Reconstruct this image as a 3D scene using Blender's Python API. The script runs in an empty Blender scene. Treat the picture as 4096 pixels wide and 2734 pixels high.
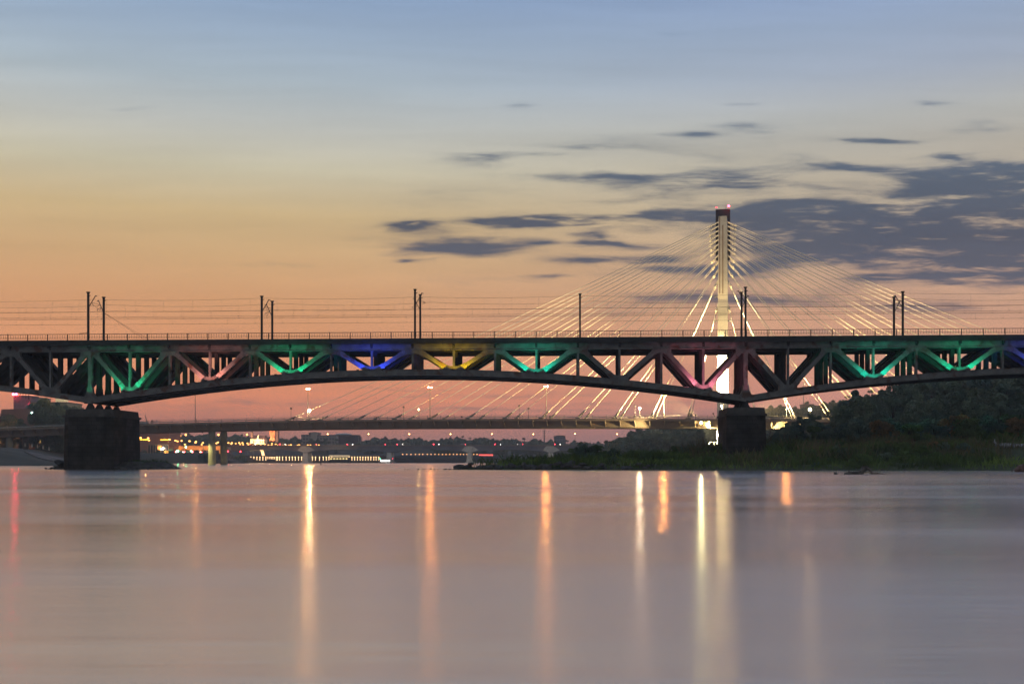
import bpy, math, random
import numpy as np
from mathutils import Vector, Matrix

random.seed(7)
F = 4643.0; CX = 2048.0; HY = 1845.0; CAMZ = 1.1
def at(px, py, Y):
    return Vector(((px-CX)/F*Y, Y, CAMZ+(HY-py)/F*Y))
def Zat(py, Y): return CAMZ+(HY-py)/F*Y
def Xat(px, Y): return (px-CX)/F*Y

scene = bpy.context.scene
COL = scene.collection
def lin(c):
    def f(v):
        v /= 255.0
        return v/12.92 if v <= 0.04045 else ((v+0.055)/1.055)**2.4
    return (f(c[0]), f(c[1]), f(c[2]), 1.0)

# ------------------------------------------------------------ tagging
def tag(o, label=None, cat=None, group=None, kind=None):
    if label: o['label'] = label
    if cat: o['category'] = cat
    if group: o['group'] = group
    if kind: o['kind'] = kind
    return o
def empty(name, loc=(0, 0, 0), rz=0.0, label=None, cat=None, group=None, parent=None):
    o = bpy.data.objects.new(name, None)
    o.empty_display_size = 0.3
    COL.objects.link(o); o.location = loc; o.rotation_euler = (0, 0, rz)
    if parent is not None: o.parent = parent
    return tag(o, label, cat, group)
def kids(o, _c={}):
    return [c for c in o.children]
def copy_tree(o, parent=None):
    c = o.copy(); COL.objects.link(c)
    c.parent = parent
    for ch in o.children:
        copy_tree(ch, c)
    return c
ORD = ['zeroth', 'first', 'second', 'third', 'fourth', 'fifth', 'sixth', 'seventh', 'eighth', 'ninth', 'tenth', 'eleventh', 'twelfth',
       'thirteenth', 'fourteenth', 'fifteenth', 'sixteenth', 'seventeenth', 'eighteenth', 'nineteenth', 'twentieth']
def ordw(i):
    if i <= 20: return ORD[i]
    tens = {2: 'twenty', 3: 'thirty', 4: 'forty', 5: 'fifty', 6: 'sixty'}[i//10]
    return tens+'-'+ORD[i % 10] if i % 10 else tens[:-1]+'ieth'

# ------------------------------------------------------------ mesh builder
class MB:
    def __init__(s): s.v = []; s.f = []
    def add(s, vs, fs):
        n = len(s.v); s.v += [tuple(v) for v in vs]; s.f += [tuple(i+n for i in f) for f in fs]; return s
    def box(s, x0, x1, y0, y1, z0, z1):
        vs = [(x0, y0, z0), (x1, y0, z0), (x1, y1, z0), (x0, y1, z0), (x0, y0, z1), (x1, y0, z1), (x1, y1, z1), (x0, y1, z1)]
        return s.add(vs, [(0, 3, 2, 1), (4, 5, 6, 7), (0, 1, 5, 4), (1, 2, 6, 5), (2, 3, 7, 6), (3, 0, 4, 7)])
    def frustum(s, x0, x1, y0, y1, z0, X0, X1, Y0, Y1, z1):
        vs = [(x0, y0, z0), (x1, y0, z0), (x1, y1, z0), (x0, y1, z0), (X0, Y0, z1), (X1, Y0, z1), (X1, Y1, z1), (X0, Y1, z1)]
        return s.add(vs, [(0, 3, 2, 1), (4, 5, 6, 7), (0, 1, 5, 4), (1, 2, 6, 5), (2, 3, 7, 6), (3, 0, 4, 7)])
    def beam(s, p, q, w, h, up=(0, 1, 0)):
        """box beam from p to q; w = size across 'up' x dir, h = size along up"""
        p = Vector(p); q = Vector(q); d = (q-p).normalized(); u = Vector(up); u = (u-d*u.dot(d)).normalized(); n = d.cross(u)
        vs = []
        for c in (p, q):
            for a, b in ((-1, -1), (1, -1), (1, 1), (-1, 1)):
                vs.append(c+n*(a*w/2)+u*(b*h/2))
        return s.add(vs, [(0, 1, 2, 3), (7, 6, 5, 4), (0, 4, 5, 1), (1, 5, 6, 2), (2, 6, 7, 3), (3, 7, 4, 0)])
    def tube(s, pts, r, n=6, cap=True):
        pts = [Vector(p) for p in pts]
        rs = r if isinstance(r, (list, tuple)) else [r]*len(pts)
        base = len(s.v); prev = None
        for i, p in enumerate(pts):
            d = (pts[min(i+1, len(pts)-1)]-pts[max(i-1, 0)])
            d = d.normalized() if d.length > 1e-9 else Vector((0, 0, 1))
            u = prev if prev is not None else (Vector((0, 0, 1)) if abs(d.z) < 0.9 else Vector((1, 0, 0)))
            u = (u-d*u.dot(d)); u = u.normalized() if u.length > 1e-6 else d.orthogonal().normalized()
            prev = u; w = d.cross(u)
            for k in range(n):
                a = 2*math.pi*k/n
                s.v.append(tuple(p+(u*math.cos(a)+w*math.sin(a))*rs[i]))
        for i in range(len(pts)-1):
            for k in range(n):
                a = base+i*n+k; b = base+i*n+(k+1) % n
                s.f.append((a, b, b+n, a+n))
        if cap:
            s.f.append(tuple(base+k for k in range(n))[::-1]); s.f.append(tuple(base+(len(pts)-1)*n+k for k in range(n)))
        return s
    def prism(s, poly, y0, y1):
        """poly: list of (x,z); extruded from y0 to y1 (convex or simple polygon)"""
        n = len(poly)
        vs = [(x, y0, z) for x, z in poly]+[(x, y1, z) for x, z in poly]
        fs = [tuple(range(n)), tuple(range(2*n-1, n-1, -1))]
        fs += [(i, (i+n), ((i+1) % n)+n, (i+1) % n) for i in range(n)]
        return s.add(vs, fs)
    def zprism(s, poly, z0, z1, scale_top=1.0):
        n = len(poly)
        cx = sum(p[0] for p in poly)/n; cy = sum(p[1] for p in poly)/n
        vs = [(x, y, z0) for x, y in poly]+[(cx+(x-cx)*scale_top, cy+(y-cy)*scale_top, z1) for x, y in poly]
        fs = [tuple(range(n-1, -1, -1)), tuple(range(n, 2*n))]
        fs += [(i, (i+1) % n, ((i+1) % n)+n, i+n) for i in range(n)]
        return s.add(vs, fs)
    def strip(s, top, bot, y0, y1):
        """sheet solid between polylines top and bot (lists of (x,z)), extruded y0..y1"""
        n = len(top); b = len(s.v)
        for i in range(n):
            s.v += [(top[i][0], y0, top[i][1]), (top[i][0], y1, top[i][1]), (bot[i][0], y1, bot[i][1]), (bot[i][0], y0, bot[i][1])]
        for i in range(n-1):
            a = b+i*4; c = a+4
            for k in range(4):
                s.f.append((a+k, a+(k+1) % 4, c+(k+1) % 4, c+k))
        s.f.append((b, b+3, b+2, b+1)); e = b+(n-1)*4; s.f.append((e, e+1, e+2, e+3))
        return s
    def ico(s, c, r, sub=1, jit=0.0, sq=(1, 1, 1), rnd=None):
        t = (1+5**.5)/2
        vs = [Vector(v).normalized() for v in [(-1, t, 0), (1, t, 0), (-1, -t, 0), (1, -t, 0), (0, -1, t), (0, 1, t), (0, -1, -t), (0, 1, -t), (t, 0, -1), (t, 0, 1), (-t, 0, -1), (-t, 0, 1)]]
        fs = [(0, 11, 5), (0, 5, 1), (0, 1, 7), (0, 7, 10), (0, 10, 11), (1, 5, 9), (5, 11, 4), (11, 10, 2), (10, 7, 6), (7, 1, 8), (3, 9, 4), (3, 4, 2), (3, 2, 6), (3, 6, 8), (3, 8, 9), (4, 9, 5), (2, 4, 11), (6, 2, 10), (8, 6, 7), (9, 8, 1)]
        for _ in range(sub):
            m = {}; nf = []
            def mid(a, b):
                k = (min(a, b), max(a, b))
                if k not in m: vs.append((vs[a]+vs[b]).normalized()); m[k] = len(vs)-1
                return m[k]
            for a, b, d in fs:
                ab, bd, da = mid(a, b), mid(b, d), mid(d, a)
                nf += [(a, ab, da), (b, bd, ab), (d, da, bd), (ab, bd, da)]
            fs = nf
        rnd = rnd or random
        out = []
        for v in vs:
            k = r*(1+rnd.uniform(-jit, jit))
            out.append((c[0]+v.x*k*sq[0], c[1]+v.y*k*sq[1], c[2]+v.z*k*sq[2]))
        return s.add(out, fs)
    def build(s, name, mat, parent=None, label=None, cat=None, group=None, kind=None, smooth=False):
        me = bpy.data.meshes.new(name); me.from_pydata(s.v, [], s.f); me.update()
        if smooth:
            me.polygons.foreach_set('use_smooth', [True]*len(me.polygons))
        mats = mat if isinstance(mat, (list, tuple)) else [mat]
        for m in mats: me.materials.append(m)
        o = bpy.data.objects.new(name, me); COL.objects.link(o)
        if parent is not None: o.parent = parent
        return tag(o, label, cat, group, kind)

def quads_object(name, P, mat, parent=None, attr=None):
    """P: (n,4,3) array of quads"""
    n = len(P)
    me = bpy.data.meshes.new(name)
    me.vertices.add(n*4); me.loops.add(n*4); me.polygons.add(n)
    me.vertices.foreach_set('co', P.reshape(-1).astype(np.float32))
    me.loops.foreach_set('vertex_index', np.arange(n*4, dtype=np.int32))
    me.polygons.foreach_set('loop_start', np.arange(0, n*4, 4, dtype=np.int32))
    me.polygons.foreach_set('loop_total', np.full(n, 4, dtype=np.int32))
    me.update(calc_edges=True)
    me.materials.append(mat)
    o = bpy.data.objects.new(name, me); COL.objects.link(o)
    if parent is not None: o.parent = parent
    return o

# ------------------------------------------------------------ materials
def _ramp_noise(nt, scale, c1, c2, lo=0.35, hi=0.65, detail=5, obj=True, dist=0.0, vec=None):
    N = nt.nodes; L = nt.links
    noise = N.new('ShaderNodeTexNoise'); noise.inputs['Scale'].default_value = scale; noise.inputs['Detail'].default_value = detail
    noise.inputs['Distortion'].default_value = dist
    if vec is not None: L.new(vec, noise.inputs['Vector'])
    r = N.new('ShaderNodeValToRGB'); r.color_ramp.elements[0].position = lo; r.color_ramp.elements[1].position = hi
    r.color_ramp.elements[0].color = (*c1[:3], 1); r.color_ramp.elements[1].color = (*c2[:3], 1)
    L.new(noise.outputs['Fac'], r.inputs['Fac'])
    return noise, r
def mat_noise(name, c1, c2, scale=1.0, rough=0.8, metal=0.0, bump=0.0, bscale=None, lo=0.35, hi=0.65, spec=0.3):
    m = bpy.data.materials.new(name); m.use_nodes = True; nt = m.node_tree; N = nt.nodes; L = nt.links
    b = N['Principled BSDF']; b.inputs['Roughness'].default_value = rough; b.inputs['Metallic'].default_value = metal
    b.inputs['Specular IOR Level'].default_value = spec
    tc = N.new('ShaderNodeTexCoord')
    geo = tc.outputs['Object']
    noise, r = _ramp_noise(nt, scale, c1, c2, lo, hi, vec=geo)
    L.new(r.outputs['Color'], b.inputs['Base Color'])
    if bump:
        n2 = N.new('ShaderNodeTexNoise'); n2.inputs['Scale'].default_value = bscale or scale*6; n2.inputs['Detail'].default_value = 4
        L.new(geo, n2.inputs['Vector'])
        bp = N.new('ShaderNodeBump'); bp.inputs['Strength'].default_value = bump; bp.inputs['Distance'].default_value = 0.05
        L.new(n2.outputs['Fac'], bp.inputs['Height']); L.new(bp.outputs['Normal'], b.inputs['Normal'])
    return m
def mat_leaf(name, c1, c2, c3=None, scale=0.8):
    m = bpy.data.materials.new(name); m.use_nodes = True; nt = m.node_tree; N = nt.nodes; L = nt.links
    b = N['Principled BSDF']; b.inputs['Roughness'].default_value = 0.75; b.inputs['Specular IOR Level'].default_value = 0.15
    tc = N.new('ShaderNodeTexCoord')
    noise, r = _ramp_noise(nt, scale, c1, c2, 0.35, 0.68, vec=tc.outputs['Object'])
    if c3 is not None:
        e = r.color_ramp.elements.new(0.8); e.color = (*c3[:3], 1)
    oi = N.new('ShaderNodeObjectInfo')
    mx = N.new('ShaderNodeMix'); mx.data_type = 'RGBA'; mx.blend_type = 'MULTIPLY'; mx.inputs['Factor'].default_value = 1.0
    r2 = N.new('ShaderNodeValToRGB'); r2.color_ramp.elements[0].color = (0.6, 0.7, 0.7, 1); r2.color_ramp.elements[1].color = (1.3, 1.2, 1.0, 1)
    L.new(oi.outputs['Random'], r2.inputs['Fac'])
    L.new(r.outputs['Color'], mx.inputs[6]); L.new(r2.outputs['Color'], mx.inputs[7])
    L.new(mx.outputs[2], b.inputs['Base Color'])
    return m
def mat_emit(name, color, strength):
    m = bpy.data.materials.new(name); m.use_nodes = True; nt = m.node_tree; N = nt.nodes
    b = N['Principled BSDF']; b.inputs['Base Color'].default_value = (*color[:3], 1)
    b.inputs['Emission Color'].default_value = (*color[:3], 1); b.inputs['Emission Strength'].default_value = strength
    return m
def mat_brick(name, c1, c2, mortar, sx, rough=0.9, bump=0.6, bw=0.9, bh=0.5):
    m = bpy.data.materials.new(name); m.use_nodes = True; nt = m.node_tree; N = nt.nodes; L = nt.links
    b = N['Principled BSDF']; b.inputs['Roughness'].default_value = rough; b.inputs['Specular IOR Level'].default_value = 0.2
    tc = N.new('ShaderNodeTexCoord'); sep = N.new('ShaderNodeSeparateXYZ'); L.new(tc.outputs['Object'], sep.inputs[0])
    add = N.new('ShaderNodeMath'); add.operation = 'ADD'; L.new(sep.outputs['X'], add.inputs[0]); L.new(sep.outputs['Y'], add.inputs[1])
    cmb = N.new('ShaderNodeCombineXYZ'); L.new(add.outputs[0], cmb.inputs['X']); L.new(sep.outputs['Z'], cmb.inputs['Y'])
    br = N.new('ShaderNodeTexBrick'); br.inputs['Scale'].default_value = sx
    br.inputs['Color1'].default_value = (*c1[:3], 1); br.inputs['Color2'].default_value = (*c2[:3], 1); br.inputs['Mortar'].default_value = (*mortar[:3], 1)
    br.inputs['Mortar Size'].default_value = 0.035; br.inputs['Brick Width'].default_value = bw; br.inputs['Row Height'].default_value = bh
    L.new(cmb.outputs[0], br.inputs['Vector'])
    noise, r = _ramp_noise(nt, 0.5, (0.45, 0.45, 0.45), (1.2, 1.15, 1.1), vec=tc.outputs['Object'])
    mx = N.new('ShaderNodeMix'); mx.data_type = 'RGBA'; mx.blend_type = 'MULTIPLY'; mx.inputs['Factor'].default_value = 1.0
    L.new(br.outputs['Color'], mx.inputs[6]); L.new(r.outputs['Color'], mx.inputs[7]); L.new(mx.outputs[2], b.inputs['Base Color'])
    bp = N.new('ShaderNodeBump'); bp.inputs['Strength'].default_value = bump; bp.inputs['Distance'].default_value = 0.08; bp.invert = True
    L.new(br.outputs['Fac'], bp.inputs['Height']); L.new(bp.outputs['Normal'], b.inputs['Normal'])
    return m
def mat_windows(name, wall, glass, sx, sz, frac, lit=None, litfrac=0.0, strength=2.0):
    """far facade: a grid of window panes in a wall; some of them lit from inside"""
    m = bpy.data.materials.new(name); m.use_nodes = True; nt = m.node_tree; N = nt.nodes; L = nt.links
    b = N['Principled BSDF']; b.inputs['Roughness'].default_value = 0.7
    tc = N.new('ShaderNodeTexCoord'); sep = N.new('ShaderNodeSeparateXYZ'); L.new(tc.outputs['Object'], sep.inputs[0])
    def M(op, a, bb=None, c=None):
        n = N.new('ShaderNodeMath'); n.operation = op
        for i, x in enumerate((a, bb, c)):
            if x is None: continue
            if isinstance(x, (int, float)): n.inputs[i].default_value = x
            else: L.new(x, n.inputs[i])
        return n.outputs[0]
    hx = M('ADD', sep.outputs['X'], sep.outputs['Y'])
    ux = M('DIVIDE', hx, sx); uz = M('DIVIDE', sep.outputs['Z'], sz)
    fx = M('FRACT', ux); fz = M('FRACT', uz)
    mx_ = M('LESS_THAN', fx, frac); mz = M('LESS_THAN', fz, frac*0.85); mask = M('MULTIPLY', mx_, mz)
    mix = N.new('ShaderNodeMix'); mix.data_type = 'RGBA'; L.new(mask, mix.inputs['Factor'])
    mix.inputs[6].default_value = (*wall[:3], 1); mix.inputs[7].default_value = (*glass[:3], 1)
    L.new(mix.outputs[2], b.inputs['Base Color'])
    if lit is not None:
        cb = N.new('ShaderNodeCombineXYZ'); L.new(M('FLOOR', ux), cb.inputs['X']); L.new(M('FLOOR', uz), cb.inputs['Y'])
        wn = N.new('ShaderNodeTexWhiteNoise'); wn.noise_dimensions = '2D'; L.new(cb.outputs[0], wn.inputs['Vector'])
        on = M('LESS_THAN', wn.outputs['Value'], litfrac); on = M('MULTIPLY', on, mask)
        b.inputs['Emission Color'].default_value = (*lit[:3], 1); L.new(M('MULTIPLY', on, strength), b.inputs['Emission Strength'])
    return m

M = {}
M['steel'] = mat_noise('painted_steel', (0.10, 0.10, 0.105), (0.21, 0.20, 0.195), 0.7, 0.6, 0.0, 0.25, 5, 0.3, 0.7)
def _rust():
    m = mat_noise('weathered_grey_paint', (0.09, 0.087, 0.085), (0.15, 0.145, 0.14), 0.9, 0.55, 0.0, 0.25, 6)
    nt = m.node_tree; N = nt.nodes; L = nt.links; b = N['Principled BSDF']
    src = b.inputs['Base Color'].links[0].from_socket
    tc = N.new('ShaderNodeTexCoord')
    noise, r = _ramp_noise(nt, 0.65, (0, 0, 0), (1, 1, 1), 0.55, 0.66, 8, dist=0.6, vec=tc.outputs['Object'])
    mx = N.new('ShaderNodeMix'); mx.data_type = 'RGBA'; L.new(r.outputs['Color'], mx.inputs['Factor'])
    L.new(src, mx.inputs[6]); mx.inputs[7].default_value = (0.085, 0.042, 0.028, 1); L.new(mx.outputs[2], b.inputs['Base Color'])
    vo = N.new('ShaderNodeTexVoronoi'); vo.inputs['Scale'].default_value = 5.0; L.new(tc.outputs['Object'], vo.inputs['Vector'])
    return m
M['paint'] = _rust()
def _rivet():
    m = _rust(); m.name = 'riveted_plate'; nt = m.node_tree; N = nt.nodes; L = nt.links; b = N['Principled BSDF']
    src = b.inputs['Base Color'].links[0].from_socket
    tc = N.new('ShaderNodeTexCoord'); vo = N.new('ShaderNodeTexVoronoi'); vo.inputs['Scale'].default_value = 5.5; vo.inputs['Randomness'].default_value = 0.35
    L.new(tc.outputs['Object'], vo.inputs['Vector'])
    lt = N.new('ShaderNodeMath'); lt.operation = 'LESS_THAN'; L.new(vo.outputs['Distance'], lt.inputs[0]); lt.inputs[1].default_value = 0.33
    mx = N.new('ShaderNodeMix'); mx.data_type = 'RGBA'; L.new(lt.outputs[0], mx.inputs['Factor']); L.new(src, mx.inputs[6]); mx.inputs[7].default_value = (0.07, 0.06, 0.06, 1)
    L.new(mx.outputs[2], b.inputs['Base Color']); return m
M['rivet'] = _rivet()
M['darksteel'] = mat_noise('shade_dark_steel', (0.022, 0.022, 0.023), (0.042, 0.04, 0.039), 0.6, 0.8, 0, 0.2, 4)  # near-black colour puts shade into the inner trusses, also used on other steelwork
M['black'] = mat_noise('black_metal', (0.02, 0.02, 0.02), (0.04, 0.04, 0.04), 2, 0.6)
M['stone'] = mat_brick('granite_blocks', (0.040, 0.038, 0.037), (0.052, 0.049, 0.047), (0.028, 0.027, 0.026), 0.8, bw=1.1, bh=0.5)
M['cap'] = mat_noise('granite_cap', (0.05, 0.048, 0.044), (0.085, 0.08, 0.075), 0.8, 0.9, 0, 0.5, 3)
M['concrete'] = mat_noise('pale_concrete', (0.42, 0.40, 0.36), (0.55, 0.53, 0.48), 0.25, 0.8, 0, 0.15, 2)
M['deckconc'] = mat_noise('deck_concrete', (0.22, 0.16, 0.12), (0.29, 0.22, 0.17), 0.15, 0.85)
M['pierconc'] = mat_noise('grey_pier_concrete', (0.20, 0.19, 0.16), (0.28, 0.27, 0.22), 0.3, 0.8, 0, 0.15, 2)
M['cable'] = mat_noise('pale_cable_sheath', (0.62, 0.58, 0.50), (0.7, 0.66, 0.58), 0.2, 0.45)
M['lampgrey'] = mat_noise('lamp_post_grey', (0.12, 0.12, 0.12), (0.2, 0.2, 0.2), 1, 0.6)
M['rock'] = mat_noise('shore_rock', (0.05, 0.05, 0.052), (0.11, 0.105, 0.10), 1.2, 0.9, 0, 0.6, 4)
M['wood'] = mat_noise('wet_driftwood', (0.05, 0.042, 0.035), (0.14, 0.12, 0.10), 2.5, 0.8, 0, 0.5, 9)
M['palewood'] = mat_noise('bleached_log', (0.12, 0.12, 0.13), (0.42, 0.42, 0.45), 2.2, 0.8, 0, 0.6, 6, 0.42, 0.58)
M['bark'] = mat_noise('dark_bark', (0.03, 0.026, 0.022), (0.06, 0.05, 0.04), 2, 0.9)
M['earth'] = mat_noise('bank_earth', (0.05, 0.065, 0.035), (0.10, 0.11, 0.06), 0.25, 0.95, 0, 0.5, 1.5)
M['farland'] = mat_noise('far_bank_ground', (0.05, 0.055, 0.04), (0.10, 0.09, 0.07), 0.03, 0.95)
M['quay'] = mat_brick('quay_stone', (0.16, 0.14, 0.13), (0.22, 0.19, 0.17), (0.1, 0.09, 0.08), 0.3)
M['leaf_dark'] = mat_leaf('leaf_dark', (0.08, 0.12, 0.09), (0.17, 0.21, 0.15), (0.24, 0.28, 0.18), scale=0.35)
M['leaf_blue'] = mat_leaf('leaf_blue_green', (0.09, 0.14, 0.12), (0.18, 0.24, 0.19), (0.25, 0.30, 0.22), scale=0.35)
M['leaf_rust'] = mat_leaf('leaf_rust', (0.16, 0.13, 0.08), (0.36, 0.21, 0.10), (0.60, 0.28, 0.11))
M['leaf_green'] = mat_leaf('leaf_green', (0.08, 0.13, 0.06), (0.13, 0.20, 0.08), (0.18, 0.24, 0.09))
M['grassblade'] = mat_leaf('grass_blade', (0.045, 0.075, 0.035), (0.13, 0.20, 0.06), (0.24, 0.26, 0.10), scale=0.30)
M['brightgrass'] = mat_leaf('fresh_grass_blade', (0.10, 0.16, 0.05), (0.20, 0.29, 0.08), (0.30, 0.34, 0.12), scale=0.3)
M['drygrass'] = mat_leaf('dry_grass_blade', (0.14, 0.12, 0.07), (0.24, 0.19, 0.11), (0.3, 0.25, 0.14), scale=0.2)
# ------------------------------------------------------------ camera, render, sky
cam_d = bpy.data.cameras.new('camera'); cam = bpy.data.objects.new('camera', cam_d); COL.objects.link(cam)
cam.location = (0, 0, CAMZ); cam.rotation_euler = (math.pi/2, 0, 0)
cam_d.sensor_width = 36; cam_d.lens = 36*F/4096; cam_d.shift_y = (HY-1367)/4096
cam_d.clip_start = 0.2; cam_d.clip_end = 9000
scene.camera = cam
scene.view_settings.view_transform = 'Standard'; scene.view_settings.look = 'None'; scene.view_settings.exposure = 0; scene.view_settings.gamma = 1
cy = scene.cycles
cy.max_bounces = 5; cy.diffuse_bounces = 2; cy.glossy_bounces = 3; cy.transmission_bounces = 2; cy.volume_bounces = 0; cy.transparent_max_bounces = 4
cy.sample_clamp_indirect = 40.0; cy.use_adaptive_sampling = True; cy.adaptive_threshold = 0.03
cy.use_light_tree = True

W = bpy.data.worlds.new('World'); scene.world = W; W.use_nodes = True
nt = W.node_tree; N = nt.nodes; L = nt.links
for n in list(N): N.remove(n)
out = N.new('ShaderNodeOutputWorld'); bg = N.new('ShaderNodeBackground'); L.new(bg.outputs[0], out.inputs['Surface'])
tc = N.new('ShaderNodeTexCoord'); sep = N.new('ShaderNodeSeparateXYZ'); L.new(tc.outputs['Generated'], sep.inputs[0])
def MT(op, a, b=None, c=None, clamp=False):
    n = N.new('ShaderNodeMath'); n.operation = op; n.use_clamp = clamp
    for i, x in enumerate((a, b, c)):
        if x is None: continue
        if isinstance(x, (int, float)): n.inputs[i].default_value = x
        else: L.new(x, n.inputs[i])
    return n.outputs[0]
def VM(op, a, b=None, s=None):
    n = N.new('ShaderNodeVectorMath'); n.operation = op
    for i, x in enumerate((a, b)):
        if x is None: continue
        if isinstance(x, (tuple, list)): n.inputs[i].default_value = x
        else: L.new(x, n.inputs[i])
    if s is not None: n.inputs['Scale'].default_value = s
    return n
X, Y_, Z_ = sep.outputs
Yc = MT('MAXIMUM', MT('ABSOLUTE', Y_), 0.02)
az = MT('DIVIDE', X, Yc)
hor = MT('SQRT', MT('ADD', MT('MULTIPLY', X, X), MT('MULTIPLY', Y_, Y_)))
el_true = MT('DIVIDE', Z_, MT('MAXIMUM', hor, 0.001))
el = MT('DIVIDE', MT('MAXIMUM', Z_, 0.0), Yc)
def e_of(y): return (HY-y*1.7437)/F          # y measured on the 2349-wide view
def a_of(x): return (x*1.7437-CX)/F
def cramp(stops):
    r = N.new('ShaderNodeValToRGB'); cr = r.color_ramp; cr.interpolation = 'B_SPLINE' if False else 'EASE'
    cr.interpolation = 'LINEAR'
    while len(cr.elements) > 1: cr.elements.remove(cr.elements[-1])
    stops = sorted(stops, key=lambda t: t[0])
    cr.elements[0].position = stops[0][0]; cr.elements[0].color = stops[0][1]
    for p, c in stops[1:]:
        e = cr.elements.new(p); e.color = c
    return r
# elevation gradients: sunset side (left) and paler, pinker right
gl = [(1058, (150, 112, 108)), (1010, (184, 122, 106)), (970, (216, 132, 102)), (920, (243, 147, 102)), (850, (230, 150, 106)), (780, (222, 154, 108)), (700, (212, 156, 110)), (600, (205, 166, 120)), (500, (202, 176, 132)),
      (400, (196, 188, 163)), (300, (187, 189, 184)), (200, (168, 181, 190)), (100, (151, 169, 189)), (0, (135, 157, 186)), (-150, (130, 158, 196)), (-500, (122, 150, 196)), (-2500, (92, 120, 166))]
gr = [(1058, (142, 114, 118)), (1010, (160, 120, 120)), (970, (182, 130, 124)), (920, (208, 140, 124)), (850, (212, 150, 126)), (780, (210, 156, 126)), (700, (204, 160, 132)), (600, (192, 162, 138)), (500, (184, 168, 146)),
      (400, (180, 172, 158)), (300, (174, 175, 172)), (200, (158, 168, 184)), (100, (146, 162, 186)), (0, (136, 156, 190)), (-150, (132, 157, 197)), (-500, (122, 150, 196)), (-2500, (92, 120, 166))]
EM = e_of(-2500)
fe = MT('POWER', MT('DIVIDE', el_true, EM, clamp=True), 0.5)
def mkramp(g): return cramp([(min(1, (max(0, e_of(y))/EM))**0.5, lin(c)) for y, c in g])
rl = mkramp(gl); rr = mkramp(gr); L.new(fe, rl.inputs[0]); L.new(fe, rr.inputs[0])
mixlr = N.new('ShaderNodeMix'); mixlr.data_type = 'RGBA'
mr = N.new('ShaderNodeMapRange'); mr.interpolation_type = 'SMOOTHSTEP'; L.new(az, mr.inputs['Value']); mr.inputs['From Min'].default_value = a_of(500); mr.inputs['From Max'].default_value = a_of(2300)
L.new(mr.outputs[0], mixlr.inputs['Factor']); L.new(rl.outputs[0], mixlr.inputs[6]); L.new(rr.outputs[0], mixlr.inputs[7])
skycol = mixlr.outputs[2]
# clouds
P = N.new('ShaderNodeCombineXYZ'); L.new(az, P.inputs[0]); L.new(el, P.inputs[1])
def noise(vec, scale3, detail=4, off=(0, 0, 0), rough=0.5, sc=1.0):
    v = VM('MULTIPLY', vec, scale3).outputs[0]; v = VM('ADD', v, off).outputs[0]
    n = N.new('ShaderNodeTexNoise'); n.inputs['Scale'].default_value = sc; n.inputs['Detail'].default_value = detail; n.inputs['Roughness'].default_value = rough
    L.new(v, n.inputs['Vector']); return n
nw = noise(P.outputs[0], (9, 40, 1), 3, (3, 1, 0))
warp = VM('SUBTRACT', nw.outputs['Color'], (0.5, 0.5, 0.5)).outputs[0]
warp = VM('MULTIPLY', warp, (0.10, 0.018, 0)).outputs[0]
PW = VM('ADD', P.outputs[0], warp).outputs[0]
blobs = [  # x, y, half width, half height, weight   (2349-wide view of the sky)
 (1190, 508, 110, 12, .8), (1330, 510, 130, 15, .72), (940, 520, 65, 9, .9), (1352, 548, 48, 13, .95), (1060, 575, 110, 17, .55), (1010, 555, 170, 34, .33),
 (1600, 492, 110, 12, .8), (1840, 490, 240, 24, 1.15), (2060, 492, 90, 12, .7), (1978, 377, 78, 10, .95), (2018, 322, 100, 9, .8), (2165, 358, 55, 9, .8),
 (2270, 395, 150, 18, 1.1), (2300, 440, 180, 40, 1.25), (2230, 425, 110, 14, .9), (2230, 490, 130, 16, 1.0), (1900, 545, 190, 20, 1.15), (2090, 560, 270, 36, 1.3), (2310, 560, 190, 62, 1.4), (2050, 590, 190, 22, 1.0),
 (2580, 545, 260, 55, 1.2), (2620, 430, 220, 36, 1.0), (2280, 634, 150, 13, .9), (2060, 640, 110, 9, .7), (2150, 655, 120, 7, .5), (1715, 290, 85, 13, .52), (1590, 308, 45, 8, .4), (1560, 425, 230, 22, .40), (1730, 402, 140, 20, .42), (1400, 405, 160, 8, .34),
 (1100, 370, 75, 12, .55), (1330, 342, 60, 8, .45), (1210, 360, 60, 5, .45), (300, 250, 45, 7, .38), (1570, 72, 70, 9, .32), (1165, 245, 80, 11, .35), (2150, 243, 60, 9, .42), (2290, 290, 70, 12, .35), (1680, 236, 40, 5, .4),
 (1480, 590, 80, 11, .7), (1650, 622, 160, 20, .62), (1350, 598, 60, 10, .55), (960, 597, 35, 5, .55), (1560, 690, 160, 12, .55), (1780, 690, 140, 15, .5), (580, 605, 90, 10, .34), (1220, 555, 40, 5, .4), (1440, 555, 40, 7, .5),
 (1180, 905, 420, 7, .48), (1450, 925, 300, 6, .45), (720, 920, 160, 9, .45), (1130, 940, 330, 6, .4), (900, 890, 160, 6, .35), (430, 925, 170, 28, .40), (1600, 950, 200, 12, .42), (560, 770, 120, 7, .3), (150, 700, 200, 8, .22), (1290, 628, 60, 5, .4),
 (1880, 760, 140, 8, .35), (2150, 700, 170, 9, .35), (2200, 780, 150, 7, .3)]
tot = None
for (bx, by, bw, bh, wt) in blobs:
    d = VM('SUBTRACT', PW, (a_of(bx), e_of(by), 0)).outputs[0]
    d = VM('MULTIPLY', d, (F/(bw*1.7437), F/(bh*1.7437), 0)).outputs[0]
    dn = N.new('ShaderNodeVectorMath'); dn.operation = 'DOT_PRODUCT'; L.new(d, dn.inputs[0]); L.new(d, dn.inputs[1])
    g = MT('POWER', 0.42, dn.outputs['Value'])
    tot = MT('MULTIPLY', g, wt) if tot is None else MT('MULTIPLY_ADD', g, wt, tot)
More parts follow.
